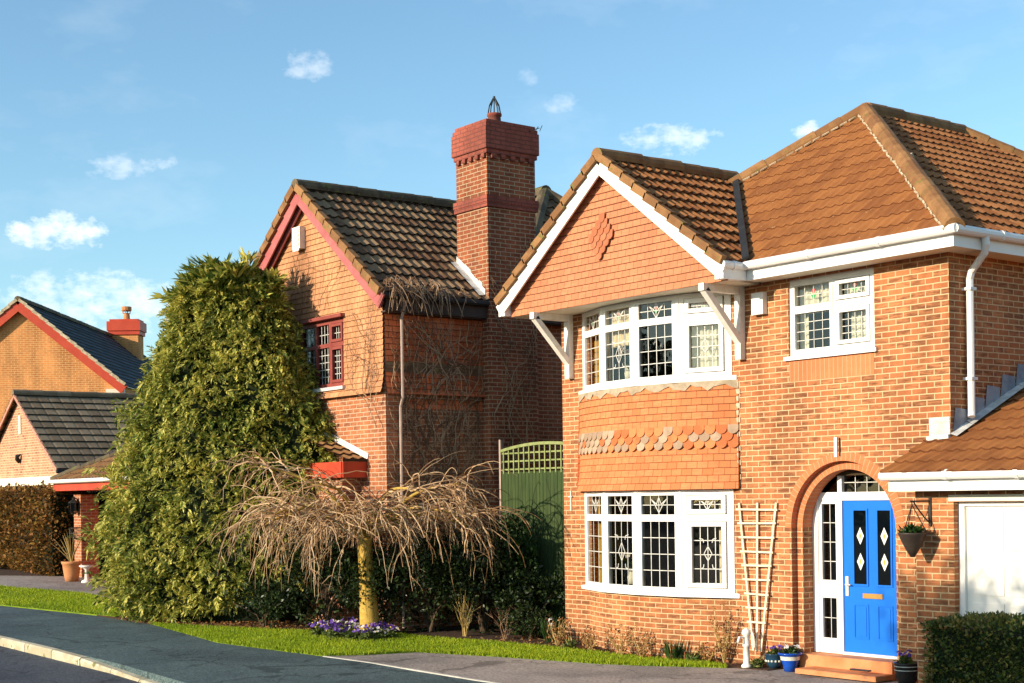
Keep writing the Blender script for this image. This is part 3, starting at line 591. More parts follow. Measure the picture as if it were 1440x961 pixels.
# --- projecting gable
GX, GW, GZ = -5.45, 2.46, 7.36; GF = -.86
mb = MB(); mp = ((0, HY0, E0 - .01), (0, h, -fy))
for sx in (1, -1): tiles(mb, (GX + sx * GW, GF, E0), (0, 1, 0), (-sx * GW, 0, GZ - E0), 3.3, math.hypot(GW, GZ - E0), [mp], h=.038, lift=.05)
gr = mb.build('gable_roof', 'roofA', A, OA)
mb = MB(); ridge(mb, (GX, GF - .03, GZ + .05), (GX, 1.98, GZ + .05), .13)
gr2 = mb.build('ridge_tiles', 'ridge', gr, OA)
mb = MB()
for sx in (1, -1): verge(mb, (GX + sx * (GW + .03), GF, E0 + .02), (GX + sx * .06, GF, GZ + .02), .045, .115)
mb.build('verge_tiles', 'ridge', gr, OA)
mb = MB()   # valley lead
nv = V((0, -h, fy)).normalized(); mb.beam(V((GX + GW + .09, HY0 + .02, E0)) + nv * .10, V((GX + .12, HY0 + fy * (GZ - E0) / h, GZ)) + nv * .085, .10, .03, nv); mb.build('valley_lead', 'black', gr, OA)
mb = MB(); k = GZ - E0
cp = [((GX + GW, 0, E0 - .09), (k, 0, GW)), ((GX - GW, 0, E0 - .09), (-k, 0, GW))]
hung(mb, GX - GW, GX + GW, 5.278, 7.4, PO(-.70), step=10, out=.02, planes=cp)
gt = mb.build('gable_tiles', 'gabletile', A, OA)
mb = MB(); Q = PO(-.725); W = .165
for row in range(-3, 4):
    for c_ in range(4 - abs(row)):
        cx, cz = GX - .10 + (c_ - (3 - abs(row)) / 2) * .14 + row * .012, 6.22 + row * .09; r = .062
        pp = [(cx - r, cz + .09), (cx - r, cz)] + [(cx - r * math.cos(t), cz - .055 * math.sin(t)) for t in (.5, 1, 1.57, 2.14, 2.64)] + [(cx + r, cz), (cx + r, cz + .09)]
        dp = lambda z: .035 - .02 * (z - cz + .05) / .15
        top = [Q(x, z, dp(z)) for x, z in pp]; bot = [Q(x, z, dp(z) - .02) for x, z in pp]; mb.face(top)
        for i in range(len(pp) - 1): mb.face([top[i], bot[i], bot[i + 1], top[i + 1]])
mb.build('diamond_ornament', 'ornament', gt, OA)
mb = MB()
for sx in (1, -1):
    a, b = V((GX + sx * (GW + .02), GF + .025, E0 - .13)), V((GX - sx * .0, GF + .025 + .001 * sx, GZ - .11)); mb.beam(a, b, .03, .21, (0, 0, 1))
mb.box(GX + GW - .13, GX + GW + .03, GF + .02, HY0 + .02, 5.29, 5.47); mb.box(GX - GW - .03, GX - GW + .13, GF + .02, 0, 5.29, 5.45)
mb.build('bargeboard', 'white', A, OA)
mb = MB(); mb.box(GX - GW + .1, GX + GW - .1, -.69, -.001, 5.285, 5.332); mb.box(-3.02, .33, -.36, -.001, 5.30, 5.325); mb.box(.001, .33, 0, 8.9, 5.30, 5.325); mb.build('soffit', 'cream', A, OA)
mb = MB(); mb.box(-3.0, .355, -.385, -.36, 5.29, 5.455); mb.box(.33, .355, -.36, 9, 5.29, 5.455); mb.build('fascia', 'white', A, OA)
mb = MB()
def gutter(mb, a, b, r=.058):
    a, b = V(a), V(b); mb.tube([a, b], r, 10); d = (b - a).normalized(); n = max(2, int((b - a).length / .9))
    for i in range(1, n): p = a + (b - a) * (i / n); mb.tube([p - d * .03, p + d * .03], r + .008, 10)
gutter(mb, (-2.95, -.445, 5.485), (.44, -.445, 5.485)); gutter(mb, (.415, -.45, 5.483), (.415, 9, 5.483)); gutter(mb, (-2.96, -.86, 5.475), (-2.96, -.42, 5.475))
gu = mb.build('gutter', 'white', A, OA)
mb = MB(); mb.tube([(.41, .16, 5.47), (.41, .18, 5.36), (.36, .22, 5.26), (.12, .30, 5.08), (.075, .32, 4.98), (.075, .32, 3.36), (.09, .30, 3.30)], .045, 10)
for z in (4.85, 3.75): mb.box(.0, .13, .26, .38, z, z + .035)
mb.build('downpipe', 'white', A, OA)
for x in (-7.14, -3.42):
    mb = MB(); mb.box(x - .055, x + .055, -.10, -.002, 4.27, 5.284); mb.box(x - .05, x + .05, -.80, -.10, 5.18, 5.284); mb.beam((x, -.74, 5.20), (x, -.05, 4.50), .085, .10, (1, 0, 0)); mb.build('gable_bracket', 'timber', A, OA)
mb = MB(); mb.box(-3.16, -2.95, -.09, -.002, 4.86, 5.16); mb.box(-3.13, -2.98, -.098, -.09, 4.95, 5.07); mb.build('alarm_box', 'white', A, OA)
mb = MB(); mb.box(-1.80, -1.75, -.02, -.002, 2.86, 3.12); mb.build('cable_cover', 'timber', A, OA); mb = MB(); mb.tube([(-1.715, -.012, 3.11), (-1.712, -.012, 2.87)], .010, 6); mb.build('cable', 'black', A, OA)
# latch plate on the left pier
mb = MB(); mb.box(-7.20, -7.175, -.02, -.002, 2.16, 2.48); mb.box(-7.23, -7.145, -.035, -.015, 2.38, 2.40); mb.build('gate_bracket', 'steel', A, OA)

# ================================================================== GARAGE
OG = (1.5, 1, 0)
G = thing('garage', 'attached brick garage with off-white door and rust tiled lean-to roof', 'garage', OG)
mb = MB(); gs = .45; rz = lambda y: 2.60 + (y + .92) * gs
wall_holes(mb, -.12, 3.2, -.3, 2.44, lambda s, z, t: (s, -.55 + t, z), [(.42, 2.66, -.3, 2.27)], .22)
mb.box(-.12, .0, -.33, -.001, -.3, 2.44); mb.face([(-.12, -.55, -.3), (-.12, -.33, -.3), (-.12, -.33, 2.44), (-.12, -.55, 2.44)]); mb.box(3.0, 3.2, -.33, 3.4, -.3, 3.0)
mb.build('wall', 'brickA', G, OG)
mb = MB(); tiles(mb, (-.34, -.92, 2.60), (1, 0, 0), (0, 1, gs), .36, .92 * math.hypot(1, gs), h=.022, lift=.03); tiles(mb, (.02, -.92, 2.60), (1, 0, 0), (0, 1, gs), 3.4, 4.5 * math.hypot(1, gs), h=.022, lift=.03)
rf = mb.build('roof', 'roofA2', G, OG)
mb = MB(); n = 10
for k in range(n):
    y0 = .02 + k * .33; y1 = y0 + .33; 
    mb.face([(.012, y0, rz(y0) + .02), (.012, y1, rz(y1) + .02), (.012, y1, rz(y1) + .22), (.012, y0 + .06, rz(y1) + .24)])
mb.build('stepped_flashing', 'flash', G, OG)
mb = MB()
for k in range(30):
    y0 = -.02 + k * .11; mb.face([(.006, y0, rz(y0) + .085 + random.uniform(0, .02)), (.10, y0, rz(y0) + .055), (.10, y0 + .11, rz(y0 + .11) + .055), (.006, y0 + .11, rz(y0 + .11) + .085 + random.uniform(0, .02))])
mb.build('apron_flashing', 'paleflash', G, OG)
mb = MB(); mb.obox(V((-.155, -.008, 3.16)), V((1, 0, 0)), V((0, 1, 0)), V((0, 0, 1)), .15, .006, .14); mb.beam((-.32, -.03, 3.04), (.0, -.03, 3.06), .05, .05); mb.build('corner_flashing', 'paleflash', G, OG)
mb = MB(); mb.box(-.30, 3.3, -.82, -.795, 2.40, 2.565); mb.box(-.30, -.275, -.795, -.02, 2.42, 2.60); mb.build('fascia', 'white', G, OG)
mb = MB(); mb.box(-.275, 3.3, -.795, -.551, 2.42, 2.44); mb.build('soffit', 'darkplastic', G, OG)
mb = MB(); gutter(mb, (-.36, -.885, 2.585), (3.35, -.885, 2.585), .055); mb.build('gutter', 'white', G, OG)
mb = MB()
mb.box(.50, 2.58, -.42, -.39, .02, 2.22)
for k in range(4):
    for j in range(4): mb.box(.58 + j * .5, 1.0 + j * .5, -.432, -.42, .12 + k * .53, .56 + k * .53)
gd = mb.build('garage_door', 'garagedoor', G, OG)
for k in range(4):
    for j in range(3):
        mbx = None
mb = MB(); mb.box(.42, .50, -.46, -.38, -.02, 2.27); mb.box(2.58, 2.66, -.46, -.38, -.02, 2.27); mb.box(.50, 2.58, -.46, -.38, 2.22, 2.27); mb.build('door_frame', 'white', G, OG)
mb = MB(); mb.box(.35, 2.75, -.553, -.53, 2.275, 2.35); mb.build('lintel', 'cream', G, OG)

# ================================================================== NEIGHBOUR HOUSE
OB = (-12.6, 3, .2); BX, BF = -10.1, -1.62
B = thing('brick_house', 'neighbouring brick house with red bargeboards, tall brick chimney and brown roof', 'house', OB)
mb = MB(); wh = [(-12.95, -11.36, 4.39, 5.60)]
wall_holes(mb, -15.1, BX, -.2, 5.9, lambda s, z, t: (s, BF + t, z), wh, .25)
mb.face([(-15.1, BF, 5.9), (BX, BF, 5.9), (-12.6, BF, 7.95)])
mb.box(BX - .25, BX, BF + .25, 8, -.2, 5.85); mb.face([(BX, BF, -.2), (BX, BF + .25, -.2), (BX, BF + .25, 5.85), (BX, BF, 5.85)]); mb.box(-18, -17.75, 1.2, 8, -.2, 5.8); mb.box(-18, BX - .25, 7.75, 8, -.2, 5.8); mb.box(-17.75, -15.1, 1.2, 1.45, -.2, 5.8); mb.box(-15.1, -14.85, BF + .25, 1.2, -.2, 5.8)
mb.build('wall', 'brickB', B, OB)
mb = MB(); mb.box(-15, -10.4, 1.0, 1.1, 0, 6); mb.box(-15, -10.4, BF + .3, 1.0, 3.6, 3.7); mb.build('inner_room', 'room', B, OB)
def fl(z, z0): return .03 + .06 * max(0, (z0 + .35 - z) / .35) ** 2
mb = MB(); BZ, BWd, BE = 8.05, 2.72, 5.83; k = BZ - BE
Pb = lambda s, z, d: (s, BF - fl(z, 4.2) - d, z)
cp = [((BX + .22, 0, BE - .12), (k, 0, BWd)), ((-12.6 - BWd, 0, BE - .12), (-k, 0, BWd))]
hung(mb, -15.1, -12.95, 4.2, 5.6, Pb, step=10, out=.018); hung(mb, -11.36, BX, 4.2, 5.6, Pb, step=10, out=.018); hung(mb, -12.95, -11.36, 4.2, 4.38, Pb, step=10, out=.018); hung(mb, -15.1, BX, 5.6, 8.0, Pb, step=10, out=.018, planes=cp)
gt = mb.build('gable_tiles', 'btile', B, OB)
Ps = lambda s, z, d: (BX + fl(z, 4.17) + d, s, z)
mb = MB(); hung(mb, BF - .02, .42, 4.72, 5.52, Ps, step=10, out=.018); hung(mb, BF - .02, .42, 4.17, 4.54, Ps, step=10, out=.018); mb.box(BX, BX + .02, -1.2, .42, 3.93, 4.09); mb.face([Ps(.42, 4.17, .02), Ps(.42, 5.52, .02), Ps(.42, 5.52, -.1), Ps(.42, 4.17, -.1)]); mb.build('side_tiles', 'btileside', B, OB)
mb = MB(); hung(mb, BF - .02, .42, 4.54, 4.72, Ps, gauge=.06, step=10, out=.02); mb.build('dark_tile_band', 'roofB', B, OB)
mb = MB(); tiles(mb, (BX + .22, BF - .25, BE), (0, 1, 0), (-BWd, 0, k), 5.6, math.hypot(BWd, k), period=.19, h=.035, lift=.045); tiles(mb, (-12.6 - BWd, BF - .25, BE), (0, 1, 0), (BWd, 0, k), 5.6, math.hypot(BWd, k), period=.19, h=.035, lift=.045)
# main block behind, hipped at the right
hz = 8.62; hp = ((BX + .25, 1.0, 5.85), (-12.7, 4, hz))
for q in ([(-17.9, 1.0, 5.85), (BX + .25, 1.0, 5.85), (-12.7, 4, hz), (-15.1, 4, hz)], [(BX + .25, 7.2, 5.85), (-17.9, 7.2, 5.85), (-15.1, 4, hz), (-12.7, 4, hz)], [(-17.9, 7.2, 5.85), (-17.9, 1.0, 5.85), (-15.1, 4, hz)]): mb.face(q)
tiles(mb, (BX + .25, 1.0, 5.85), (0, 1, 0), (-2.85, 0, hz - 5.85), 6.2, math.hypot(2.85, hz - 5.85), [((BX + .25, 1, 0), (-3, -2.85, 0)), ((BX + .25, 7.2, 0), (-3.2, 2.85, 0))], period=.19, h=.035, lift=.045)
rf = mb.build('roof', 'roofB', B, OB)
mb = MB(); ridge(mb, (-12.6, BF - .28, BZ + .06), (-12.6, 3.6, BZ + .06), .13); ridge(mb, (BX + .25, 1.0, 5.92), (-12.7, 4, hz + .05), .13); ridge(mb, (-12.7, 4, hz + .05), (BX + .25, 7.2, 5.92), .13); ridge(mb, (-15.1, 4, hz + .05), (-12.65, 4, hz + .05), .14)
mb.build('ridge_tiles', 'ridgeB', rf, OB)
mb = MB()
for sx in (1, -1): verge(mb, (-12.6 + sx * (BWd + .03), BF - .25, BE + .02), (-12.6 + sx * .06, BF - .25, BZ + .02), .05, .14)
mb.build('verge_tiles', 'ridge', rf, OB)
mb = MB()
for sx in (1, -1): mb.beam((-12.6 + sx * (BWd + .04), BF - .22, BE - .15), (-12.6, BF - .22 + .001 * sx, BZ - .12), .03, .26); mb.beam((-12.6 + sx * (BWd - .10), BF - .12, BE - .18), (-12.6, BF - .12 + .001 * sx, BZ - .26), .03, .12)
mb.build('bargeboard', 'redwood', B, OB)
mb = MB(); mb.box(BX + .18, BX + .21, BF - .1, 7.6, 5.55, 5.80); mb.box(BX + .04, BX + .18, BF - .1, 7.6, 5.53, 5.56); mb.build('fascia', 'darkplastic', B, OB)
mb = MB(); gutter(mb, (BX + .25, BF - .2, 5.80), (BX + .25, .38, 5.80), .055); mb.build('gutter', 'black', B, OB)
mb = MB(); mb.tube([(BX + .24, -1.36, 5.74), (BX + .20, -1.36, 5.6), (BX + .13, -1.36, 5.45), (BX + .13, -1.36, 4.1), (BX + .06, -1.36, 3.95), (BX + .06, -1.36, .2)], .028, 8); mb.build('downpipe', 'pipe', B, OB)
mb = MB(); mb.box(-12.93, -12.65, BF - .16, BF - .03, 6.98, 7.38); mb.box(-12.90, -12.68, BF - .165, BF - .15, 6.94, 6.98)
for j in range(4): mb.box(-12.90, -12.68, BF - .175, BF - .16, 7.04 + j * .08, 7.09 + j * .08)
mb.build('gable_vent', 'timber', B, OB)
# leaded red window
P = PO(BF + .02); fr, gl, ld = MB(), MB(), MB()
a, b, c, d = frame_rect(fr, P, -12.95, -11.36, 4.39, 5.60, .075, -.06, .03); zt = 5.15
xs = [a, a + .50, a + .99, b]
for i in range(3):
    a2, b2 = xs[i] + (.035 if i else 0), xs[i + 1] - (.035 if i < 2 else 0)
    if i: frame_rect(fr, P, xs[i] - .035, xs[i] + .035, c, d, .034, -.055, .028)
    frame_rect(fr, P, a2, b2, zt - .035, zt + .035, .001, -.05, .026, .034, .034)
    for q, (c2, d2) in enumerate(((c, zt - .035), (zt + .035, d))):
        x0, x1, y0, y1 = a2, b2, c2, d2
        if i == 2: x0, x1, y0, y1 = frame_rect(fr, P, a2 + .008, b2 - .008, c2 + .008, d2 - .008, .05, -.03, .045)
        pane(gl, P, x0, x1, y0, y1, -.02); leadgrid(ld, P, x0, x1, y0, y1, 4, 5 if q == 0 else 2, dep=-.014, w=.013)
fr.box(-13.0, -11.31, BF - .13, BF + .04, 5.602, 5.66)
w = fr.build('window', 'redframe', B, OB); gl.build('pane', 'glass', w, OB); ld.build('leading', 'lead', w, OB)
mb = MB(); mb.box(-13.0, -11.3, BF - .12, BF + .0, 4.33, 4.388); mb.box(-12.98, -11.32, BF - .06, BF, 4.24, 4.33); mb.build('window_sill', 'paleflash', w, OB)
# chimney
cx0, cx1, cy0, cy1 = -10.78, -9.85, .40, 1.48; OC = OB
mb = MB(); mb.box(cx0, cx1, cy0, cy1, -.2, 8.5); ch = mb.build('chimney', 'brickC', B, OB)
mb = MB()
for z0, z1, e in ((7.52, 7.60, .035), (7.60, 7.72, .045), (8.46, 8.54, .03), (8.54, 8.92, .058), (8.92, 8.99, .04), (8.99, 9.06, .01)): mb.box(cx0 - e, cx1 + e, cy0 - e, cy1 + e, z0, z1)
for k in range(5): x = cx0 + .06 + k * .19; mb.box(x, x + .09, cy0 - .05, cy0, 8.38, 8.46); y = cy0 + .08 + k * .21; mb.box(cx1, cx1 + .05, y, y + .1, 8.38, 8.46)
mb.build('chimney_cap', 'redcap', ch, OB)
mb = MB(); pc = (-10.3, .92, 9.06); mb.lathe([(.0, 0), (.16, 0), (.15, .03), (.125, .05), (.115, .2), (.135, .21), (.135, .25), (.10, .25), (.10, .1)], pc, 16); mb.build('chimney_pot', 'redcap', ch, OB, True)
mb = MB()
for k in range(10): t = 2 * math.pi * k / 10; mb.tube([(pc[0] + .12 * math.cos(t), pc[1] + .12 * math.sin(t), 9.30), (pc[0] + .09 * math.cos(t), pc[1] + .09 * math.sin(t), 9.46), (pc[0] + .015 * math.cos(t), pc[1] + .015 * math.sin(t), 9.60)], .010, 5)
mb.lathe([(0, 0), (.03, .0), (.02, .05), (0, .06)], (pc[0], pc[1], 9.58), 8); mb.build('wire_cowl', 'black', ch, OB)
mb = MB(); mb.tube([(cx1, 1.3, 8.95), (cx1 + .22, 1.42, 8.99)], .008, 5); mb.tube([(cx1 + .10, 1.40, 8.93), (cx1 + .26, 1.36, 9.0)], .006, 5); mb.tube([(cx1 + .18, 1.46, 8.95), (cx1 + .3, 1.42, 9.02)], .006, 5); mb.build('aerial', 'black', ch, OB)
mb = MB()
rzB = lambda x: BE + (BX + .22 - x) * (BZ - BE) / BWd
mb = MB()
for i in range(10):
    x0, x1 = cx0 - .01 + i * .085, cx0 + .075 + i * .085; w_ = random.uniform(.16, .24); mb.face([(x0, cy0 - .012, rzB(x0) + w_), (x1, cy0 - .012, rzB(x1) + w_), (x1, cy0 - .012, rzB(x1)), (x0, cy0 - .012, rzB(x0))]); mb.face([(x0, cy0 - .01, rzB(x0) + .09), (x1, cy0 - .01, rzB(x1) + .09), (x1, cy0 - .14, rzB(x1) + .075), (x0, cy0 - .14, rzB(x0) + .075)])
mb.build('chimney_flashing', 'paleflash', ch, OB)
# porch wing with a red fascia, right slope in view
mb = MB(); mb.box(-12.6, -10.95, -1.98, BF - .001, -.2, 2.8); pw = mb.build('porch_wall', 'brickB', B, OB)
mb = MB(); tiles(mb, (-10.70, -2.12, 3.05), (0, 1, 0), (-1.5, 0, .47), .49, 1.57, period=.19, h=.03, lift=.04); mb.face([(-12.2, -2.12, 3.52), (-12.2, -1.63, 3.52), (-13.2, -1.63, 3.2), (-13.2, -2.12, 3.2)]); mb.build('porch_roof', 'ridge', B, OB)
mb = MB(); mb.box(-10.745, -10.715, -2.10, BF - .004, 2.77, 3.04); mb.box(-13.0, -10.745, -2.12, -2.09, 2.77, 3.04); mb.build('porch_fascia', 'redfascia', B, OB)
mb = MB(); mb.beam((-12.3, BF - .012, 3.66), (-10.66, BF - .012, 3.13), .02, .10, (0, 0, 1)); mb.build('porch_flashing', 'timber', B, OB)

# ================================================================== GARDEN GATE
t = thing('garden_gate', 'green stained board gate with arched trellis top between the two houses', 'gate', (-8.5, .45, .1)); o = (-8.5, .45, .1); mb = MB(); x = -9.6
arc = lambda x: 3.30 - .10 * ((x + 8.45) / 1.15) ** 2
while x < -7.42:
    mb.box(x, x + .088, .44, .462, .02, 2.83 + random.uniform(-.01, .01)); x += .096
mb.build('board_panel', 'greenfence', t, o)
mb = MB()
for k in range(16): x = -9.55 + k * .143; mb.box(x, x + .026, .432, .446, 2.80, arc(x))
for z in (2.86, 3.0, 3.14): mb.box(-9.6, -7.4, .446, .458, z, z + .026)
for k in range(16):
    x0, x1 = -9.62 + k * .139, -9.62 + (k + 1) * .139; mb.beam((x0, .445, arc(x0)), (x1, .445, arc(x1)), .05, .05)
mb.build('trellis_top', 'trellisg' if 'trellisg' in M else 'greenfence', t, o)
mb = MB(); mb.box(-9.66, -9.615, .43, .475, 0, 3.40); mb.build('post', 'pipe', t, o)
mb = MB(); mb.tube([(-7.55, .43, 2.28), (-7.52, .40, 2.30), (-7.48, .40, 2.24), (-7.52, .42, 2.2)], .012, 6); mb.build('latch', 'steel', t, o)
# ================================================================== HOUSES DOWN THE STREET
# low garage with a front gable
OD = (-32.42, 2, .8)
D = thing('gabled_garage', 'low brick garage with spotted brick gable and grey-brown roof behind the copper hedge', 'garage', OD)
mb = MB(); pz, ez, hw = 5.62, 3.38, 3.2; xc = -32.42
mb.face([(xc - hw, 0, -.2), (xc + hw, 0, -.2), (xc + hw, 0, ez), (xc, 0, pz - .05), (xc - hw, 0, ez)]); mb.box(xc + hw - .2, xc + hw, .01, 6, -.2, ez); mb.box(xc - hw, xc - hw + .2, .01, 6, -.2, ez); mb.box(xc - hw + .2, xc + hw - .2, 5.8, 6, -.2, ez)
mb.build('wall', 'brickD', D, OD)
mb = MB(); 
for sx in (1, -1): tiles(mb, (xc + sx * (hw + .15), -.2, ez - .05), (0, 1, 0), (-sx * (hw + .15), 0, pz - ez + .05), 6.4, math.hypot(hw + .15, pz - ez + .05), gauge=.36, period=.33, flat=True, lift=.05)
rf = mb.build('roof', 'roofD', D, OD)
mb = MB(); ridge(mb, (xc, -.22, pz + .05), (xc, 6.2, pz + .05), .11); mb.build('ridge_tiles', 'roofD', rf, OD)
mb = MB()
for sx in (1, -1): mb.beam((xc + sx * (hw + .15), -.17, ez - .08), (xc, -.17 + .001 * sx, pz - .03), .04, .11)
mb.build('bargeboard', 'stripred', D, OD)
mb = MB(); mb.box(xc - hw - .05, xc + hw + .05, -.10, -.001, 2.92, 3.17); mb.build('lintel', 'cream', D, OD)
mb = MB(); mb.box(xc - .09, xc + .09, -.03, -.001, 4.45, 5.0); mb.build('gable_slot', 'cream', D, OD)
mb = MB(); mb.tube([(xc - .05, -.02, 3.62), (xc - .02, -.10, 3.72), (xc + .03, -.12, 3.80), (xc + .1, -.03, 3.85)], [.05, .07, .06, .02], 8); mb.build('wall_lamp', 'black', D, OD)
mb = MB(); mb.box(xc - hw + .3, xc + hw - .3, .12, .16, -.2, 2.9); mb.build('garage_door', 'cream', D, OD)
mb = MB(); mb.tube([(xc + hw + .18, -.2, ez - .1), (xc + hw + .18, 6, ez - .1)], .06, 8); mb.tube([(xc + hw + .15, .2, ez - .12), (xc + hw + .06, .2, ez - .4), (xc + hw + .06, .2, .4)], .04, 8); mb.build('gutter', 'black', D, OD)
# big gable house, turned towards the camera
OE = (-40.68, 2.95, 1.05)
Eh = thing('brick_house', 'far brick house with plain gable, orange-red bargeboards and dark slate roof', 'house', OE, None, .9133)
mb = MB(); pz, ez, hw = 8.40, 5.45, 3.55
mb.face([(-hw, 0, -1.2), (hw, 0, -1.2), (hw, 0, ez), (0, 0, pz), (-hw, 0, ez)]); mb.box(hw - .25, hw, .01, 15, -1.2, ez); mb.box(-hw, -hw + .25, .01, 15, -1.2, ez); mb.box(-hw + .25, hw - .25, 14.75, 15, -1.2, ez)
mb.build('wall', 'brickF', Eh)
mb = MB()
for sx in (1, -1): tiles(mb, (sx * (hw + .12), -.25, ez - .02), (0, 1, 0), (-sx * (hw + .12), 0, pz - ez + .10), 15.4, math.hypot(hw + .12, pz - ez + .1), gauge=.30, period=.4, flat=True)
rf = mb.build('roof', 'roofE', Eh)
mb = MB(); ridge(mb, (0, -.25, pz + .12), (0, 15.2, pz + .12), .12); mb.build('ridge_tiles', 'ridgeB', rf)
mb = MB()
for sx in (1, -1): mb.beam((sx * (hw + .12), -.2, ez - .16), (0, -.2 + .001 * sx, pz - .10), .04, .34)
mb.build('bargeboard', 'redfascia', Eh)
mb = MB()
for sx in (1, -1): verge(mb, (sx * (hw + .15), -.23, ez + .02), (sx * .05, -.23, pz + .09), .04, .10)
mb.build('verge_tiles', 'mortar', rf)
mb = MB(); mb.box(hw - .55, hw + .1, -.12, -.001, ez - .42, ez - .12); mb.build('eaves_box', 'cream', Eh)
mb = MB(); mb.box(.02, 1.22, 11.6, 12.5, 6.6, 8.55); ch = mb.build('chimney', 'brickF', Eh)
mb = MB(); mb.box(-.05, 1.29, 11.53, 12.57, 8.55, 8.72); mb.box(-.10, 1.34, 11.48, 12.62, 8.72, 9.12); mb.box(0, 1.24, 11.58, 12.52, 9.12, 9.22); mb.build('chimney_cap', 'redfascia', ch)
mb = MB(); mb.lathe([(.16, 0), (.13, .3), (.16, .32), (0, .33)], (.62, 12.05, 9.2), 12); mb.lathe([(.20, .42), (.22, .45), (.22, .60), (0, .62)], (.62, 12.05, 9.2), 12)
for k in range(4): mb.tube([(.62 + .15 * math.cos(k * 1.57), 12.05 + .15 * math.sin(k * 1.57), 9.5), (.62 + .17 * math.cos(k * 1.57), 12.05 + .17 * math.sin(k * 1.57), 9.66)], .02, 4)
mb.build('chimney_pot', 'terra', ch)
# low brick porch beyond the cypress
OP = (-23.4, 0, .55)
Cc = thing('brick_porch', 'small brick porch with red fascia and tiled hipped roof beside the cypress', 'porch', OP)
mb = MB(); mb.box(-24.45, -24.0, -1.5, -1.05, .3, 2.6); mb.box(-23.4, -20.0, -.9, 3.0, .3, 2.7); mb.build('wall', 'brickB', Cc, OP)
mb = MB(); mb.box(-24.0, -23.4, -.7, -.6, .5, 2.6); mb.build('door', 'redfascia', Cc, OP)
mb = MB(); x0, x1, y0, y1, zb, zt = -24.98, -19.8, -1.85, 3.2, 2.95, 3.75
tiles(mb, (x0, y0, zb), (1, 0, 0), (0, 1.6, .8), x1 - x0, math.hypot(1.6, .8), [((x0, y0, 0), (-1, 1, 0))], period=.19); tiles(mb, (x0, y0, zb), (0, 1, 0), (1.6, 0, .8), y1 - y0, math.hypot(1.6, .8), [((x0, y0, 0), (1, -1, 0))], period=.19); mb.face([(x0 + 1.6, y0 + 1.6, zt), (x1, y0 + 1.6, zt), (x1, y1, zt), (x0 + 1.6, y1, zt)])
rf = mb.build('roof', 'ridge', Cc, OP)
mb = MB(); ridge(mb, (x0, y0, zb + .05), (x0 + 1.6, y0 + 1.6, zt + .05), .09); mb.build('ridge_tiles', 'ridgeB', rf, OP)
mb = MB(); mb.box(x0 + .03, x1, y0 + .03, y0 + .06, 2.70, 2.90); mb.box(x0 + .03, x0 + .06, y0 + .06, y1, 2.70, 2.90); mb.box(x0 + .06, x1, y0 + .06, y1, 2.70, 2.715); mb.build('fascia', 'redfascia', Cc, OP)
mb = MB(); mb.tube([(x0 - .04, y0 - .05, 2.93), (x1, y0 - .05, 2.93)], .05, 8); mb.build('gutter', 'timber', Cc, OP)
t = thing('wall_lantern', 'black lantern fixed on the far brick porch pillar', 'lantern', (-24.15, -1.56, 2.3)); mb = MB(); c = (-24.15, -1.62, 2.18)
mb.lathe([(0, .36), (.03, .34), (.04, .30), (.13, .24), (.13, .22), (0, .22)], c, 6); mb.lathe([(.0, -.06), (.06, -.05), (.07, -.02), (.10, .0)], c, 6); mb.box(-24.17, -24.13, -1.54, -1.501, 2.2, 2.5); mb.beam((-24.15, -1.52, 2.48), (-24.15, -1.62, 2.55), .025, .025); mb.beam((-24.15, -1.62, 2.55), (-24.15, -1.62, 2.5), .02, .02)
for k in range(6): mb.tube([(c[0] + .10 * math.cos(k * 1.047), c[1] + .10 * math.sin(k * 1.047), c[2]), (c[0] + .125 * math.cos(k * 1.047), c[1] + .125 * math.sin(k * 1.047), c[2] + .23)], .009, 4)
mb.build('frame', 'black', t, (-24.15, -1.56, 2.3)); mb = MB(); mb.lathe([(.09, .01), (.112, .22)], c, 6); mb.build('pane', 'doorglass', t, (-24.15, -1.56, 2.3))
mb = MB(); o = (-24.15, -1.62, 1.62)
for k in range(7): x = o[0] - .21 + k * .07; mb.tube([(x, -1.505, 1.8), (x, -1.72 + .03 * abs(k - 3) ** .7, 1.78), (x * .6 + o[0] * .4, -1.62, 1.55), (x * .6 + o[0] * .4, -1.505, 1.5)], .008, 4)
for z, w_ in ((1.79, .21), (1.66, .17)): mb.tube([(o[0] - w_, -1.505, z), (o[0] - w_ * .8, -1.68, z), (o[0], -1.74, z), (o[0] + w_ * .8, -1.68, z), (o[0] + w_, -1.505, z)], .009, 4)
tag(mb.build('wall_basket', 'black', None, o), 'empty black wire wall basket below the lantern on far pillar', 'wall basket').location = o

# ================================================================== GROUND
def sheet(name, poly, dz, mat, step=None, thick=0, parent=None):
    bm = bmesh.new(); vs = [bm.verts.new((x, y, 0)) for x, y in poly]; bm.faces.new(vs)
    for xk in (-5, -45): bmesh.ops.bisect_plane(bm, geom=bm.verts[:] + bm.edges[:] + bm.faces[:], plane_co=(xk, 0, 0), plane_no=(1, 0, 0))
    bmesh.ops.triangulate(bm, faces=[f for f in bm.faces if len(f.verts) > 4])
    if thick:
        r = bmesh.ops.extrude_face_region(bm, geom=bm.faces[:]); 
        for v in [g for g in r['geom'] if isinstance(g, bmesh.types.BMVert)]: v.co.z -= thick
    bmesh.ops.recalc_face_normals(bm, faces=bm.faces[:])
    if not thick and sum(f.normal.z for f in bm.faces) < 0: bmesh.ops.reverse_faces(bm, faces=bm.faces[:])
    for v in bm.verts: v.co.z += gz(v.co.x) + dz
    me = bpy.data.meshes.new(name); bm.to_mesh(me); bm.free(); me.materials.append(M[mat]); ob = bpy.data.objects.new(name, me); COL.objects.link(ob); tag(ob, kind='structure'); return ob
sheet('ground', [(-900, -500), (400, -500), (400, 900), (-900, 900)], -.16, 'ground')
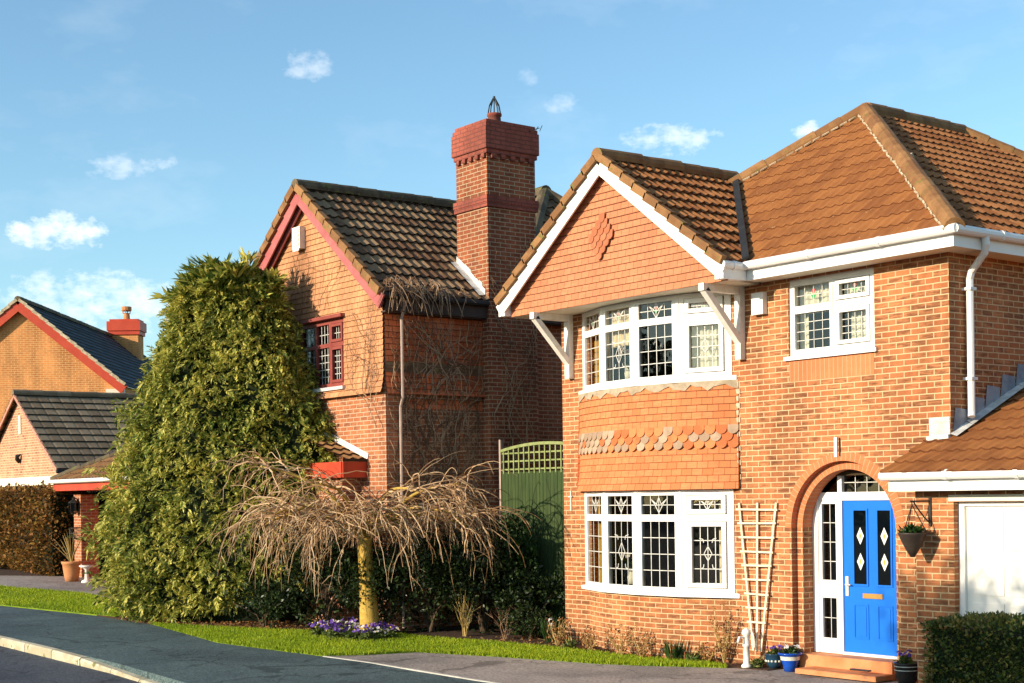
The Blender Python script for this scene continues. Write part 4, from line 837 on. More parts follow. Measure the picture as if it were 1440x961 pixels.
kerb_line = [(30, -7.05), (0, -7.05), (-5, -7.05), (-9, -7.0), (-13, -7.2), (-17, -7.75), (-22, -8.9), (-30, -11.5), (-45, -17.5)]
pav_back = [(30, -3.72), (-4.3, -3.74), (-7.0, -3.93), (-8.0, -4.14), (-10.4, -4.66), (-13.1, -4.38), (-15.4, -4.62), (-18.3, -5.42), (-22.5, -6.75), (-30, -9.2), (-45, -15.2)]
sheet('road', kerb_line + [(-60, -24), (-60, -60), (30, -60), (30, -12)], -.125, 'road')
sheet('pavement', [(x, y + .135) for x, y in kerb_line] + pav_back[::-1], 0, 'pave', thick=.14)
# kerb stones, lowered in front of the drive
mb = MB(); L = 0
def kz(x): return 0 if x < -10.3 else (-.095 if x > -8.4 else -.095 * (x + 10.3) / 1.9)
for (xa, ya), (xb, yb) in zip(kerb_line[1:], kerb_line[2:]):
    n = max(1, round(math.hypot(xb - xa, yb - ya) / .91))
    for i in range(n):
        p, q = V((xa + (xb - xa) * i / n, ya + (yb - ya) * i / n, 0)), V((xa + (xb - xa) * (i + 1) / n, ya + (yb - ya) * (i + 1) / n, 0)); d = (q - p).normalized(); s_ = V((-d.y, d.x, 0)); s_ = s_ if s_.y > 0 else -s_; q = q - d * .02; j = random.uniform(-.006, .006)
        za, zc = gz(p.x) + kz(p.x) + .004 + j, gz(q.x) + kz(q.x) + .004 + j
        f0 = [p + V((0, 0, za - .25)), q + V((0, 0, zc - .25)), q + V((0, 0, zc - .025)), p + V((0, 0, za - .025))]; f1 = [p + s_ * .025 + V((0, 0, za)), q + s_ * .025 + V((0, 0, zc))]; f2 = [p + s_ * .13 + V((0, 0, za)), q + s_ * .13 + V((0, 0, zc))]; f3 = [p + s_ * .13 + V((0, 0, za - .25)), q + s_ * .13 + V((0, 0, zc - .25))]
        mb.face(f0); mb.face([f0[3], f0[2], f1[1], f1[0]]); mb.face([f1[0], f1[1], f2[1], f2[0]]); mb.face([f2[0], f2[1], f3[1], f3[0]]); mb.face([f0[0], f0[3], f1[0], f2[0], f3[0]]); mb.face([f0[1], f3[1], f2[1], f1[1], f0[2]])
tag(mb.build('kerb', 'kerb'), kind='structure')
lawn_f = [(-13.4, -4.40), (-10.4, -4.64), (-8.7, -4.30), (-8.0, -4.10), (-7.75, -3.6), (-7.55, -2.75), (-6.44, -2.10), (-5.41, -1.60), (-4.43, -1.14), (-3.35, -.46)]
lawn_b = [(-3.5, -.36), (-3.94, -.24), (-5.21, -.48), (-6.53, -.75), (-7.81, -1.12), (-8.94, -1.65), (-9.7, -1.80), (-10.8, -2.75), (-11.8, -3.45), (-13.07, -4.24)]
sheet('driveway', [(-7.0, -3.925), (-8.0, -4.135), (-7.8, -3.6), (-7.58, -2.72), (-6.44, -2.06), (-5.41, -1.56), (-4.43, -1.10), (-3.3, -.40), (-2.9, -.33), (-2.75, .05), (-.1, .05), (-.1, -.6), (5, -.6), (30, -.6), (30, -3.72), (-4.3, -3.735)], .002, 'drive', thick=.14)
sheet('soil_bed', lawn_b[::-1] + [(-2.75, -.3), (-2.75, .2), (-7.3, .2), (-7.3, .4), (-10.1, .4), (-10.1, -1.6), (-16.5, -1.6), (-17.5, -4.0), (-15.4, -4.6)], .012, 'soil', thick=.14)
sheet('lawn', lawn_f + lawn_b, .022, 'lawn', thick=.16)
lawnL = [(-14.9, -4.45), (-16, -4.75), (-18.3, -5.40), (-22.5, -6.73), (-30, -9.15), (-30, -5.9), (-25.0, -4.55), (-22.5, -3.95), (-19.88, -3.10), (-17, -3.2), (-15.3, -3.6)]
sheet('side_lawn', lawnL, .018, 'lawn', thick=.16)
sheet('side_driveway', [(-30, -5.9), (-25.0, -4.55), (-22.5, -3.93), (-19.88, -3.08), (-17, -3.18), (-17, -1), (-24.0, -1.0), (-24.9, -1.9), (-26, -3.1), (-36, -6.2), (-36, -7.5)], .008, 'drive', thick=.14)
sheet('hedge_bed', [(-24.9, -1.92), (-26, -3.08), (-36, -6.18), (-40, 0), (-24.6, 0)], .02, 'soil', thick=.14)
mb = MB(); edge = [(-7.98, -4.13), (-7.0, -3.94), (-4.3, -3.755), (0, -3.74), (5, -3.74)]
for (xa, ya), (xb, yb) in zip(edge, edge[1:]): mb.beam((xa, ya, gz(xa)), (xb, yb, gz(xb)), .05, .016)
tag(mb.build('edging_strip', 'edging'), kind='structure')
def inpoly(x, y, poly):
    r = np.zeros(len(x), bool); n = len(poly)
    for i in range(n):
        x0, y0 = poly[i]; x1, y1 = poly[(i + 1) % n]; c_ = (y0 > y) != (y1 > y)
        with np.errstate(divide='ignore', invalid='ignore'): r ^= c_ & (x < (x1 - x0) * (y - y0) / (y1 - y0 + 1e-12) + x0)
    return r
gzv = np.vectorize(gz)
def scatter(poly, dens):
    p = np.array(poly); lo, hi = p.min(0), p.max(0); n = int((hi - lo).prod() * dens); x, y = R.uniform(lo[0], hi[0], n), R.uniform(lo[1], hi[1], n); k = inpoly(x, y, poly); return x[k], y[k]
def grass(name, poly, dens, h, dz):
    x, y = scatter(poly, dens); n = len(x); z = gzv(x) + dz - .005; a = R.uniform(0, 6.28, n); hh = h * R.uniform(.5, 1.2, n); w = .006 + .004 * R.random(n); lx, ly = R.normal(0, .35, n) * hh, R.normal(0, .35, n) * hh
    v = np.empty((n, 3, 3)); v[:, 0] = np.stack([x - w * np.cos(a), y - w * np.sin(a), z], 1); v[:, 1] = np.stack([x + w * np.cos(a), y + w * np.sin(a), z], 1); v[:, 2] = np.stack([x + lx, y + ly, z + hh], 1)
    tag(np_quads(name, v.reshape(-1, 3), 'grassleaf', k=3), kind='stuff')
grass('grass', lawn_f + lawn_b, 2600, .045, .022); grass('grass', lawnL, 1500, .05, .018)
ed = [(x, y - .04) for x, y in lawn_f]; grass('grass', ed + [(x, y + .05) for x, y in lawn_f[::-1]], 3000, .06, .016)
# fallen leaves under the cypress and beside the lawn
def litter(name, poly, dens, size, dz):
    x, y = scatter(poly, dens); n = len(x); z = gzv(x) + dz; a = R.uniform(0, 6.28, n); s = size * R.uniform(.5, 1.2, n); v = np.empty((n, 4, 3))
    for k, (u, w) in enumerate(((-1, 0), (0, -.55), (1, 0), (0, .55))):
        v[:, k] = np.stack([x + s * (u * np.cos(a) - w * np.sin(a)), y + s * (u * np.sin(a) + w * np.cos(a)), z + R.uniform(0, .03, n) + s * .5 * abs(w)], 1)
    tag(np_quads(name, v.reshape(-1, 3), 'dryleaf'), kind='stuff')
litter('leaf_litter', [(-14.6, -4.5), (-13.0, -4.25), (-11.8, -3.5), (-10.8, -2.8), (-9.7, -1.9), (-10.3, -1.7), (-12.5, -2.4), (-14.5, -3.4)], 260, .035, .02)
litter('leaf_litter', [(-3.2, -.3), (-5.2, -.45), (-7.0, -.9), (-8.5, -1.4), (-8.0, 0), (-7, -.02), (-6, -.3), (-5.2, -.36), (-3.2, -.02)], 130, .03, .02)

# ================================================================== FOLIAGE
def unit(v): return v / np.maximum(np.linalg.norm(v, axis=1, keepdims=True), 1e-9)
def diamonds(p, d, L, W, side=None, bend=.25):
    """leaf quads: base p, direction d, optional direction of the leaf's width"""
    n = len(p); r = R.normal(size=(n, 3)) if side is None else np.cross(side, d); s = unit(np.cross(d, r)); nn = np.cross(s, d); L = np.reshape(L, (-1, 1)) * np.ones((n, 1)); W = np.reshape(W, (-1, 1)) * np.ones((n, 1)); v = np.empty((n, 4, 3))
    v[:, 0] = p; v[:, 1] = p + d * L * .5 + s * W * .5 + nn * W * bend; v[:, 2] = p + d * L; v[:, 3] = p + d * L * .5 - s * W * .5 + nn * W * bend
    return v.reshape(-1, 3)
def sprays(p, d, L, k=7, spread=.75, lw=.30):
    """flat fans of leaflets along short shoots with drooping tips"""
    out = []; n = len(p); L = np.reshape(L, (-1, 1)); s = unit(np.cross(d, np.array([0, 0, 1.0]) + R.normal(0, .45, (n, 3)))); down = np.array([0, 0, -1.0])
    for j in range(k):
        t = j / (k - 1); side = (-1) ** j; dd = unit(d * (1 - .1 * t) + s * side * spread * (1 - .75 * t) + down * (.55 * t) + R.normal(0, .10, (n, 3)))
        out.append(diamonds(p + d * L * t * .6 + down * L * .22 * t * t, dd, L * (.55 - .12 * t), L * lw * .5, s + R.normal(0, .25, (n, 3)), .12))
    return np.concatenate(out)
# --- golden cypress
CX, CY, CB, CH = -13.36, -2.9, gz(-13.5), 6.35
prof_t = [0, .04, .12, .22, .35, .48, .60, .70, .80, .88, .94, .98, 1.0]; prof_r = [.84, .96, 1.06, 1.07, .99, .88, .77, .66, .55, .46, .37, .27, .08]
RXc, RYc = 2.06, .88; CU, CV = (.66, .75), (-.75, .66)
def cyp_pt(t, a, f):
    r = np.interp(t, prof_t, prof_r) * f
    lump = 1 + .06 * np.sin(a * 5 + t * 9) + .055 * np.sin(a * 9 - t * 23) + .04 * np.sin(a * 3 + t * 40) + .03 * np.sin(a * 13 + t * 61)
    r = r * lump; off = .05 * np.maximum(0, t - .55)
    ex, ey = RXc * r * np.cos(a) + off + .48 * np.exp(-((t - .36) / .17) ** 2) * (np.cos(a) > 0) * np.cos(a), RYc * r * np.sin(a)
    return np.stack([CX + ex * CU[0] + ey * CV[0], CY + ex * CU[1] + ey * CV[1], CB + CH * t + 0 * a], 1)
def cyp_n(a, t):
    nx, ny = np.cos(a) / RXc, np.sin(a) / RYc
    return unit(np.stack([nx * CU[0] + ny * CV[0], nx * CU[1] + ny * CV[1], .08 + .5 * np.clip(t - .75, 0, 1)], 1))
tc = thing('cypress_tree', 'tall golden green conifer with dense conical crown reaching the ground', 'tree', (CX, CY, CB)); oc = (CX, CY, CB)
parts = []
for f0, f1, n, Ls in ((.95, 1.03, 17000, .16), (.88, .95, 8500, .17), (1.03, 1.13, 2600, .22)):
    t = R.random(n) ** 1.2; t = np.where(R.random(n) < .08, R.uniform(.85, 1, n), t); a = R.uniform(0, 6.283, n); cl = np.sin(a * 15 + np.floor(t * 24) * 2.1) * .05 + np.sin(a * 6 + t * 21) * .03
    p = cyp_pt(t, a, R.uniform(f0, f1, n) + cl); nn = cyp_n(a, t); d = unit(nn * .55 + np.array([0, 0, 1.0]) * R.uniform(-.55, .8, n)[:, None] + R.normal(0, .38, (n, 3))); keep = p[:, 2] > CB + .10 + .75 * np.clip(np.cos(a) * .9 + .15, 0, 1)
    parts.append(sprays(p[keep], d[keep], (Ls * R.uniform(.6, 1.25, n))[keep], 9, .8, .27))
n = 130; a = R.uniform(0, 6.28, n); t = R.uniform(.90, 1.0, n); p = cyp_pt(t, a, np.full(n, 1.0)); parts.append(sprays(p, unit(cyp_n(a, t) * .8 + np.array([0, 0, .6]) + R.normal(0, .3, (n, 3))), R.uniform(.3, .65, n), 11, .6, .22))
np_quads('crown', np.concatenate(parts), 'cypress', tc, oc)
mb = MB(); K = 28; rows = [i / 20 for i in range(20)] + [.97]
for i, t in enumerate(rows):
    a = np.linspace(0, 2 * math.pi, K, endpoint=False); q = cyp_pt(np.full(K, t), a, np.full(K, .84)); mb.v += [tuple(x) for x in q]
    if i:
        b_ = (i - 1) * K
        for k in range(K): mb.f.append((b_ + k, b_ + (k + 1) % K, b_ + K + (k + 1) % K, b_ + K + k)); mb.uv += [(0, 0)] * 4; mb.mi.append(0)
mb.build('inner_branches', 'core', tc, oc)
mb = MB(); mb.tube([(CX, CY, CB - .1), (CX, CY, CB + 5.6)], [.22, .05], 10); mb.build('trunk', 'bark', tc, oc)

# --- generic shrub: stems plus leaves in uneven clumps
def shrub(name, label, cat, x, y, r, h, mat, n, leaf, group=None, core=.6, z0=0.0, ry=None, lw=.5):
    b = (x, y, gz(x)); t = thing(name, label, cat, b, group); ry = ry or r; nc = max(5, int(n / 130)); cs = []
    for i in range(nc):
        u = R.normal(size=3); u /= np.linalg.norm(u); u[2] = abs(u[2]) if R.random() < .75 else u[2]; f = R.uniform(.55, .9); cs.append((x + r * u[0] * f, y + ry * u[1] * f, b[2] + z0 + h * (.42 + .45 * u[2] * f)))
    cs = np.array(cs); idx = R.integers(0, nc, n); cr = np.array([r, ry, h * .6]) * .36; v = unit(R.normal(size=(n, 3))); p = cs[idx] + v * cr * R.uniform(.6, 1.05, (n, 1)); p[:, 2] = np.maximum(p[:, 2], b[2] + .03)
    d = unit(v + np.array([0, 0, .3]) + R.normal(0, .5, (n, 3))); np_quads('foliage', diamonds(p, d, leaf * R.uniform(.6, 1.2, n), leaf * lw * R.uniform(.7, 1.2, n)), mat, t, b)
    mb = MB()
    for i in range(min(nc, 16)): c = cs[i]; m = [(x + (c[0] - x) * .25, y + (c[1] - y) * .25, b[2] + (c[2] - b[2]) * .5)]; mb.tube([(x + random.uniform(-.05, .05), y + random.uniform(-.05, .05), b[2] - .02)] + m + [tuple(c)], [.022, .014, .006], 5)
    mb.build('stem', 'stemdark', t, b); return t
shrub('evergreen_shrub', 'dark evergreen shrub in the shade between cypress and weeping tree', 'shrub', -10.95, -2.35, 1.0, 1.75, 'ever', 5200, .085, ry=.65)
shrub('evergreen_shrub', 'dark evergreen shrub hiding the brick corner just left of the weeping tree trunk', 'shrub', -10.25, -1.95, .8, 1.55, 'ever', 4200, .08, ry=.45)
shrub('evergreen_shrub', 'dark evergreen shrub directly behind the weeping tree trunk', 'shrub', -9.6, -1.1, .85, 1.85, 'ever', 5000, .085)
shrub('evergreen_shrub', 'tall dark evergreen shrub behind the weeping tree, beside the chimney foot', 'shrub', -9.0, -.45, .85, 2.0, 'ever', 5000, .085)
shrub('evergreen_shrub', 'dark evergreen shrub at the foot of the garden gate beside the bay house corner', 'shrub', -8.1, -.1, .6, 1.15, 'ever', 3000, .075)
shrub('laurel_bush', 'glossy green laurel bush growing against the garden gate', 'bush', -8.6, -.05, .42, 2.2, 'laurel', 1600, .095, ry=.34)
shrub('low_shrub', 'low dark ground shrub in the corner by the bay house wall', 'shrub', -7.85, -.35, .45, .55, 'ever', 900, .06)
shrub('low_shrub', 'sparse low evergreen under the right edge of the cypress', 'shrub', -11.9, -3.0, .8, 1.0, 'ever', 3000, .075, ry=.55)
# --- clipped hedges
def hedge(name, label, x0, x1, y0, y1, z0, h, mat, n, leaf, rag=.03):
    b = ((x0 + x1) / 2, (y0 + y1) / 2, z0); t = thing(name, label, 'hedge', b); w, d = x1 - x0, y1 - y0; A_ = [w * d, w * h, w * h, d * h, d * h]; pr = np.array(A_) / sum(A_); P_, N_ = [], []
    for f, (k, no) in enumerate(zip(np.round(pr * n).astype(int), ((0, 0, 1), (0, -1, 0), (0, 1, 0), (-1, 0, 0), (1, 0, 0)))):
        u, v = R.random(k), R.random(k); x = x0 + w * u; y = y0 + d * v; z = z0 + h * v
        q = {0: (x, y0 + d * v, np.full(k, z0 + h)), 1: (x, np.full(k, y0), z), 2: (x, np.full(k, y1), z), 3: (np.full(k, x0), y0 + d * u, z), 4: (np.full(k, x1), y0 + d * u, z)}[f]
        q = np.stack(q, 1); wv = .03 * np.sin(q[:, 0] * 3.1) + .03 * np.sin(q[:, 2] * 4.3 + 1) + .025 * np.sin(q[:, 1] * 5 + q[:, 0]); no = np.array(no, float); q += no * (wv + R.normal(0, rag, k) - .03)[:, None]; P_.append(q); N_.append(np.tile(no, (k, 1)))
    P_, N_ = np.concatenate(P_), np.concatenate(N_); c = np.array(b) + np.array([0, 0, h * .5]); e = np.array([w / 2, d / 2, h / 2]); P_ = np.where(True, P_, P_); rr = np.sort(np.abs(P_ - c) / e, 1)[:, 1:2]; P_ -= (P_ - c) * .07 * np.clip((rr - .8) / .2, 0, 1) * np.array([.2, .4, .3])
    dd = unit(N_ + R.normal(0, .75, P_.shape) + np.array([0, 0, .25])); L = leaf * R.uniform(.6, 1.25, len(P_)); np_quads('foliage', diamonds(P_, dd, L, L * .6), mat, t, b)
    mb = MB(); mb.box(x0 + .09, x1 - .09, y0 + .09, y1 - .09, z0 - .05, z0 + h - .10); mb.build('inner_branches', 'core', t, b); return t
hedge('clipped_hedge', 'clipped dark green box hedge in front of the white garage door', 1.72, 4.3, -2.95, -2.0, 0, 1.11, 'boxleaf', 26000, .045)
hedge('copper_hedge', 'brown-leaved clipped beech hedge in front of the low gabled garage', -34, -24.75, -2.0, -1.0, .56, 2.15, 'beech', 30000, .10, .06)
hedge('dark_hedge', 'short dark green hedge end beside the far porch pillar', -25.6, -24.5, -1.0, -.3, .56, 2.05, 'ever', 5000, .09, .06)

# --- weeping tree
TX, TY = -9.9, -2.14; TZ = gz(TX); ot = (TX, TY, TZ); wt = thing('weeping_tree', 'small bare weeping tree with mossy golden trunk and umbrella of drooping twigs', 'tree', ot)
mb = MB(); tp = [(TX + .03, TY, TZ - .05), (TX + .02, TY, TZ + .15), (TX - .01, TY, TZ + .6), (TX - .06, TY, TZ + 1.1), (TX - .09, TY, TZ + 1.5), (TX - .10, TY, TZ + 1.64)]
mb.tube(tp, [.19, .165, .145, .13, .12, .13], 16); mb.build('trunk', 'bark', wt, ot, True)
mb = MB(); tw = MB(); top = V((TX - .10, TY, TZ + 1.58)); rr = random.Random(5)
def arc_pts(s, az, el, L, n, sag, curl, jit):
    """a shoot that leaves at elevation el and bends over under its own weight"""
    q = [s]; p = s; e = el; a_ = az
    for m in range(n):
        e -= sag / n * (.5 + 1.0 * m / n); a_ += curl / n; e = max(e, -1.35)
        p = p + V((math.cos(a_) * math.cos(e), math.sin(a_) * math.cos(e), math.sin(e))) * (L / n) + V((rr.gauss(0, jit), rr.gauss(0, jit), rr.gauss(0, jit))); q.append(p)
    return q
def clear(q):   # keeps the trunk free and the tips off the ground
    return all(v.z > TZ + .3 for v in q) and not any(v.z < TZ + 1.40 and abs((v.x - TX) * .61 + (v.y - TY) * .79) < .24 and (v.x - TX) * .79 - (v.y - TY) * .61 > 0 for v in q)
for i in range(16):
    a = i * 2 * math.pi / 16 + rr.uniform(-.2, .2); ac = abs(math.cos(a - .93)); L0 = rr.uniform(1.0, 1.35) + .85 * ac; el = rr.uniform(.68, 1.1)
    limb = arc_pts(top, a, el, L0, 9, rr.uniform(1.0, 1.35), rr.gauss(0, .4), .025); mb.tube(limb, [.050 - .0040 * m for m in range(10)], 6)
    for j in range(15):
        k = rr.uniform(.8, 8.99) if j < 10 else rr.uniform(5.5, 8.99); i0 = int(k); s = limb[i0].lerp(limb[i0 + 1], k - i0); br = arc_pts(s, a + rr.gauss(0, .75), rr.uniform(-.1, .8), rr.uniform(.45, 1.05) * (1 if j < 10 else 1.35), 8, rr.uniform(1.0, 1.9) + (0 if j < 10 else .5), rr.gauss(0, .7), .022)
        if not clear(br): continue
        tw.tube(br, [.0150 - .0011 * m for m in range(9)], 5, False)
        for h_ in range(5 if j < 10 else 3):
            k2 = rr.uniform(1.0, 7.99); i1 = int(k2); s2 = br[i1].lerp(br[i1 + 1], k2 - i1); d_ = br[i1 + 1] - br[i1]; az = math.atan2(d_.y, d_.x) + rr.gauss(0, .65); e0 = math.asin(max(-1, min(1, d_.normalized().z))) + rr.uniform(-.1, .7); t_ = arc_pts(s2, az, e0, rr.uniform(.3, .95) * (1.45 if rr.random() < .2 else 1), 7, rr.uniform(.7, 1.7), rr.gauss(0, .6), .012)
            if not clear(t_): continue
            tw.tube(t_, [.0085 - .0008 * m for m in range(8)], 4, False)
            if rr.random() < .6:
                m = rr.randrange(2, 6); d3 = (t_[m + 1] - t_[m]).normalized(); az3 = math.atan2(d3.y, d3.x) + rr.choice((-1, 1)) * rr.uniform(.4, .9); t3 = arc_pts(t_[m], az3, rr.uniform(-.9, .1), rr.uniform(.12, .35), 4, .6, 0, .006)
                if clear(t3): tw.tube(t3, [.006, .005, .004, .003, .002], 4, False)
mb.build('branch', 'bark', wt, ot, True); tw.build('twigs', 'twig', wt, ot)

# --- bare climber on the neighbour's side wall, chimney and eaves
oc = (BX + .1, -1.0, .2); cl = thing('climbing_creeper', 'leafless brown creeper climbing the neighbouring house side wall and chimney', 'climber', oc)
mb = MB(); rr = random.Random(9)
def vine(start, P, n, step, ang, r0, wander=.45, branch=.16, lim=None, depth=0):
    s, z = start; pts_ = []; a = ang
    for i in range(n):
        d = .012 + .02 * rr.random(); pts_.append(V(P(s, z, d))); a += rr.gauss(0, wander); a += (ang - a) * .18
        s2, z2 = s + step * math.cos(a), z + step * math.sin(a)
        if lim and not (lim[0] < s2 < lim[1] and lim[2] < z2 < lim[3]): break
        s, z = s2, z2
        if depth < 3 and rr.random() < branch: vine((s, z), P, int(n * .55), step * .9, a + rr.choice((-1, 1)) * rr.uniform(.4, 1.1), r0 * .65, wander, branch * .8, lim, depth + 1)
    if len(pts_) > 2: mb.tube(pts_, [r0 * (1 - .65 * i / len(pts_)) for i in range(len(pts_))], 4, False)
def Pside(s, z, d): return (BX + d + (.055 if z > 4.1 else .0) + (.02 if z > 4.1 else 0), s, z)
for k in range(16): vine((rr.uniform(-1.5, -.9), rr.uniform(.2, 1.5)), Pside, 46, .13, 1.57 + rr.gauss(0, .12), .016, .35, .16, (-1.58, .38, .1, 5.5))
for k in range(9): vine((rr.uniform(-.9, .3), rr.uniform(.2, 2.0)), Pside, 34, .13, 1.57 + rr.gauss(0, .25), .012, .4, .14, (-1.58, .38, .1, 5.5))
Pch = lambda s, z, d: (cx1 + d, s, z); Pcf = lambda s, z, d: (s, cy0 - d, z)
for k in range(9): vine((rr.uniform(cy0 + .1, cy1 - .1), rr.uniform(.4, 3)), Pch, 50, .12, 1.57 + rr.gauss(0, .15), .013, .35, .16, (cy0 + .02, cy1 - .02, .1, 7.2))
for k in range(8): vine((rr.uniform(-1.5, .3), rr.uniform(4.2, 4.8)), Pside, 14, .10, rr.uniform(0, 6.28), .009, .7, .2, (-1.58, .38, 3.4, 5.5))
Pfr = lambda s, z, d: (s, BF - .11 - d, z)
for k in range(9): vine((rr.uniform(-10.6, -10.15), rr.uniform(3.6, 4.6)), Pfr, 15, .11, 1.9 + rr.gauss(0, .35), .008, .4, .18, (-11.3, -10.12, 3.2, 6.0))
for k in range(4): vine((rr.uniform(-13.2, -11.2), rr.uniform(5.75, 5.9)), Pfr, 12, .11, 1.57 + rr.gauss(0, .5), .007, .5, .25, (-14, -11, 5.7, 6.9))
for k in range(4): vine((rr.uniform(-13.4, -12.4), rr.uniform(6.4, 7.2)), Pfr, 9, .10, -1.57 + rr.gauss(0, .5), .007, .5, .25, (-13.6, -11.8, 5.9, 7.3))
for k in range(75):    # tangle hanging over the eaves
    s = min(.35, BF - .1 + abs(rr.gauss(0, .75))); z = 5.78 + rr.uniform(0, .15); x = BX + .26; L = rr.uniform(.2, .55); q = [V((x - .25, s, z + .02)), V((x - .05, s + rr.gauss(0, .06), z + rr.uniform(.1, .26)))]; o_ = rr.uniform(.05, .3); sy = rr.gauss(0, .25)
    for m in range(1, 5): t = m / 4; q.append(V((x + o_ * t ** .6, s + sy * t, z + .12 - L * t * t)))
    mb.tube(q, [.008, .008, .007, .006, .005, .003], 4, False)
mb.build('stem', 'vine', cl, oc)
# ================================================================== SMALL PLANTS
def copy_thing(t, loc, rz, sc=1.0, label=None):
    c = t.copy(); COL.objects.link(c); c.location = loc; c.rotation_euler = (0, 0, rz); c.scale = (sc,) * 3
    if label: c['label'] = label
    for ch in list(t.children):
        k = ch.copy(); COL.objects.link(k); k.parent = c
        for g in ch.children: h = g.copy(); COL.objects.link(h); h.parent = k
    return c
def tuft(b, r, h, n, leaf, up=.5, lw=.4):
    v = unit(R.normal(size=(n, 3)) * [1, 1, .5] + [0, 0, up]); p = np.array(b) + R.normal(0, .35, (n, 3)) * [r, r, 0] + [0, 0, 1] * (R.random((n, 1)) * h * .5); p[:, 2] = np.maximum(p[:, 2], b[2]); return diamonds(p, v, leaf * R.uniform(.7, 1.2, n), leaf * lw)
def flowers(b, r, h, n, s):
    out = []
    for i in range(n):
        a = R.uniform(0, 6.28); q = r * math.sqrt(R.random()); c = np.array([b[0] + q * math.cos(a), b[1] + q * math.sin(a), b[2] + h * R.uniform(.7, 1.15)]); f = unit(np.array([[math.cos(a) * .5, math.sin(a) * .5 - .5, .8]]) + R.normal(0, .25, (1, 3)))[0]
        s1 = np.cross(f, [0, 0, 1.0]); s1 /= np.linalg.norm(s1); s2 = np.cross(f, s1); 
        for j in range(5):
            t = j * 1.257; d = (s1 * math.cos(t) + s2 * math.sin(t) + f * .15)[None]; e = np.cross(d[0], f); e /= np.linalg.norm(e); L = s * R.uniform(.85, 1.15); v = np.stack([c, c + d[0] * L * .6 + e * L * .45, c + d[0] * L, c + d[0] * L * .6 - e * L * .45]); out.append(v)
    return np.concatenate(out)
def pansy(label, petal, n=13):
    t = thing('pansy', label, 'flower', (0, 0, 0), 'pansies in the bed round the weeping tree'); np_quads('leaves', tuft((0, 0, .01), .09, .14, 150, .07, .4), 'plant', t); np_quads('blooms', flowers((0, 0, .02), .15, .14, n, .032), petal, t); np_quads('bloom_centre', flowers((0, -.006, .03), .15, .14, 3, .014), 'petal_y', t); return t
pu = pansy('purple pansy flowering in the round bed under the weeping tree', 'petal_p', 10); wh_ = pansy('white pansy flowering in the round bed under the weeping tree', 'petal_w', 7)
pp = []
for k in range(30):
    a = k * 2.399; q = .16 + .62 * math.sqrt((k + .5) / 30); pp.append((TX + .1 + 1.05 * q * math.cos(a), TY - .35 + .72 * q * math.sin(a)))
used = {'p': False, 'w': False}
for k, (x, y) in enumerate(pp):
    key = 'w' if k % 4 == 1 else 'p'; src = wh_ if key == 'w' else pu; loc = (x, y, gz(x) + .03)
    if not used[key]: src.location = loc; used[key] = True
    else: copy_thing(src, loc, R.uniform(0, 6.28), R.uniform(.8, 1.15))
ang = np.linspace(0, 6.283, 26, endpoint=False)
sheet('flower_bed', [(TX + .08 + (.98 + .05 * math.sin(5 * a)) * math.cos(a), TY - .32 + (.68 + .04 * math.sin(4 * a)) * math.sin(a)) for a in ang], .034, 'soil', thick=.03)
# bare stemmed shrub in the bed
def bare_shrub(name, label, x, y, h, n, r, mat='drystem', group=None, rad_=.008):
    b = (x, y, gz(x)); t = thing(name, label, 'shrub', b, group); mb = MB()
    for i in range(n):
        a = random.uniform(0, 6.28); o_ = r * random.uniform(.2, 1); hh = h * random.uniform(.55, 1); q = [V((x + .04 * math.cos(a), y + .04 * math.sin(a), b[2] - .02))]
        for m in range(1, 5): s = m / 4; q.append(V((x + o_ * math.cos(a) * s ** 1.3, y + o_ * math.sin(a) * s ** 1.3, b[2] + hh * s)) + V((random.gauss(0, .015), random.gauss(0, .015), 0)))
        mb.tube(q, [rad_ * (1 - .15 * m) for m in range(5)], 4, False)
        for _ in range(2): m = random.randrange(1, 4); mb.tube([q[m], q[m] + V((random.gauss(0, .09), random.gauss(0, .09), .14 * h))], [.004, .002], 4, False)
    mb.build('stem', mat, t, b); return t
bare_shrub('bare_shrub', 'pale leafless stems of a small shrub behind the lawn, right of the weeping tree trunk', -8.75, -1.0, .85, 26, .42)
bare_shrub('bare_shrub', 'thin brown leafless shrub under the right side of the weeping tree', -8.0, -.75, .6, 14, .35, 'vine', None, .006)
# plants in the bed below the bay
def bed_plant(kind, label, x, y, h, r):
    b = (x, y, gz(x) + .01); t = thing('bed_plant', label, 'plant', b, 'plants in the soil bed below the bay window')
    if kind == 'dry':
        mb = MB(); tips = []
        for i in range(16):
            a = random.uniform(0, 6.28); hh = h * random.uniform(.5, 1); q = [V((x, y, b[2]))] + [V((x + r * s * math.cos(a) * random.uniform(.8, 1.2), y + r * s * math.sin(a) * .7, b[2] + hh * s)) for s in (.35, .7, 1)]; mb.tube(q, [.006, .005, .004, .002], 4, False); tips += [tuple(v) for v in q[1:]]
        mb.build('stem', 'drystem', t, b); p = np.repeat(np.array(tips), 4, 0) + R.normal(0, .02, (len(tips) * 4, 3)); np_quads('leaves', diamonds(p, unit(R.normal(size=p.shape)), .05, .025), 'dryleaf', t, b)
    elif kind == 'blade':
        n = 70; a = R.uniform(0, 6.28, n); d = unit(np.stack([np.cos(a) * .35, np.sin(a) * .35, np.ones(n)], 1)); p = np.array(b) + np.stack([np.cos(a), np.sin(a), np.zeros(n)], 1) * R.uniform(0, r * .6, (n, 1)); np_quads('leaves', diamonds(p, d, h * R.uniform(.6, 1.1, n), .02), 'laurel', t, b)
    else:
        np_quads('leaves', tuft(b, r, h, 160, .07), 'plant', t, b)
        np_quads('stem', diamonds(np.array(b) + R.normal(0, .03, (14, 3)) * [1, 1, 0], unit(R.normal(0, .35, (14, 3)) + [0, 0, 1]), h, .012), 'drystem', t, b)
    return t
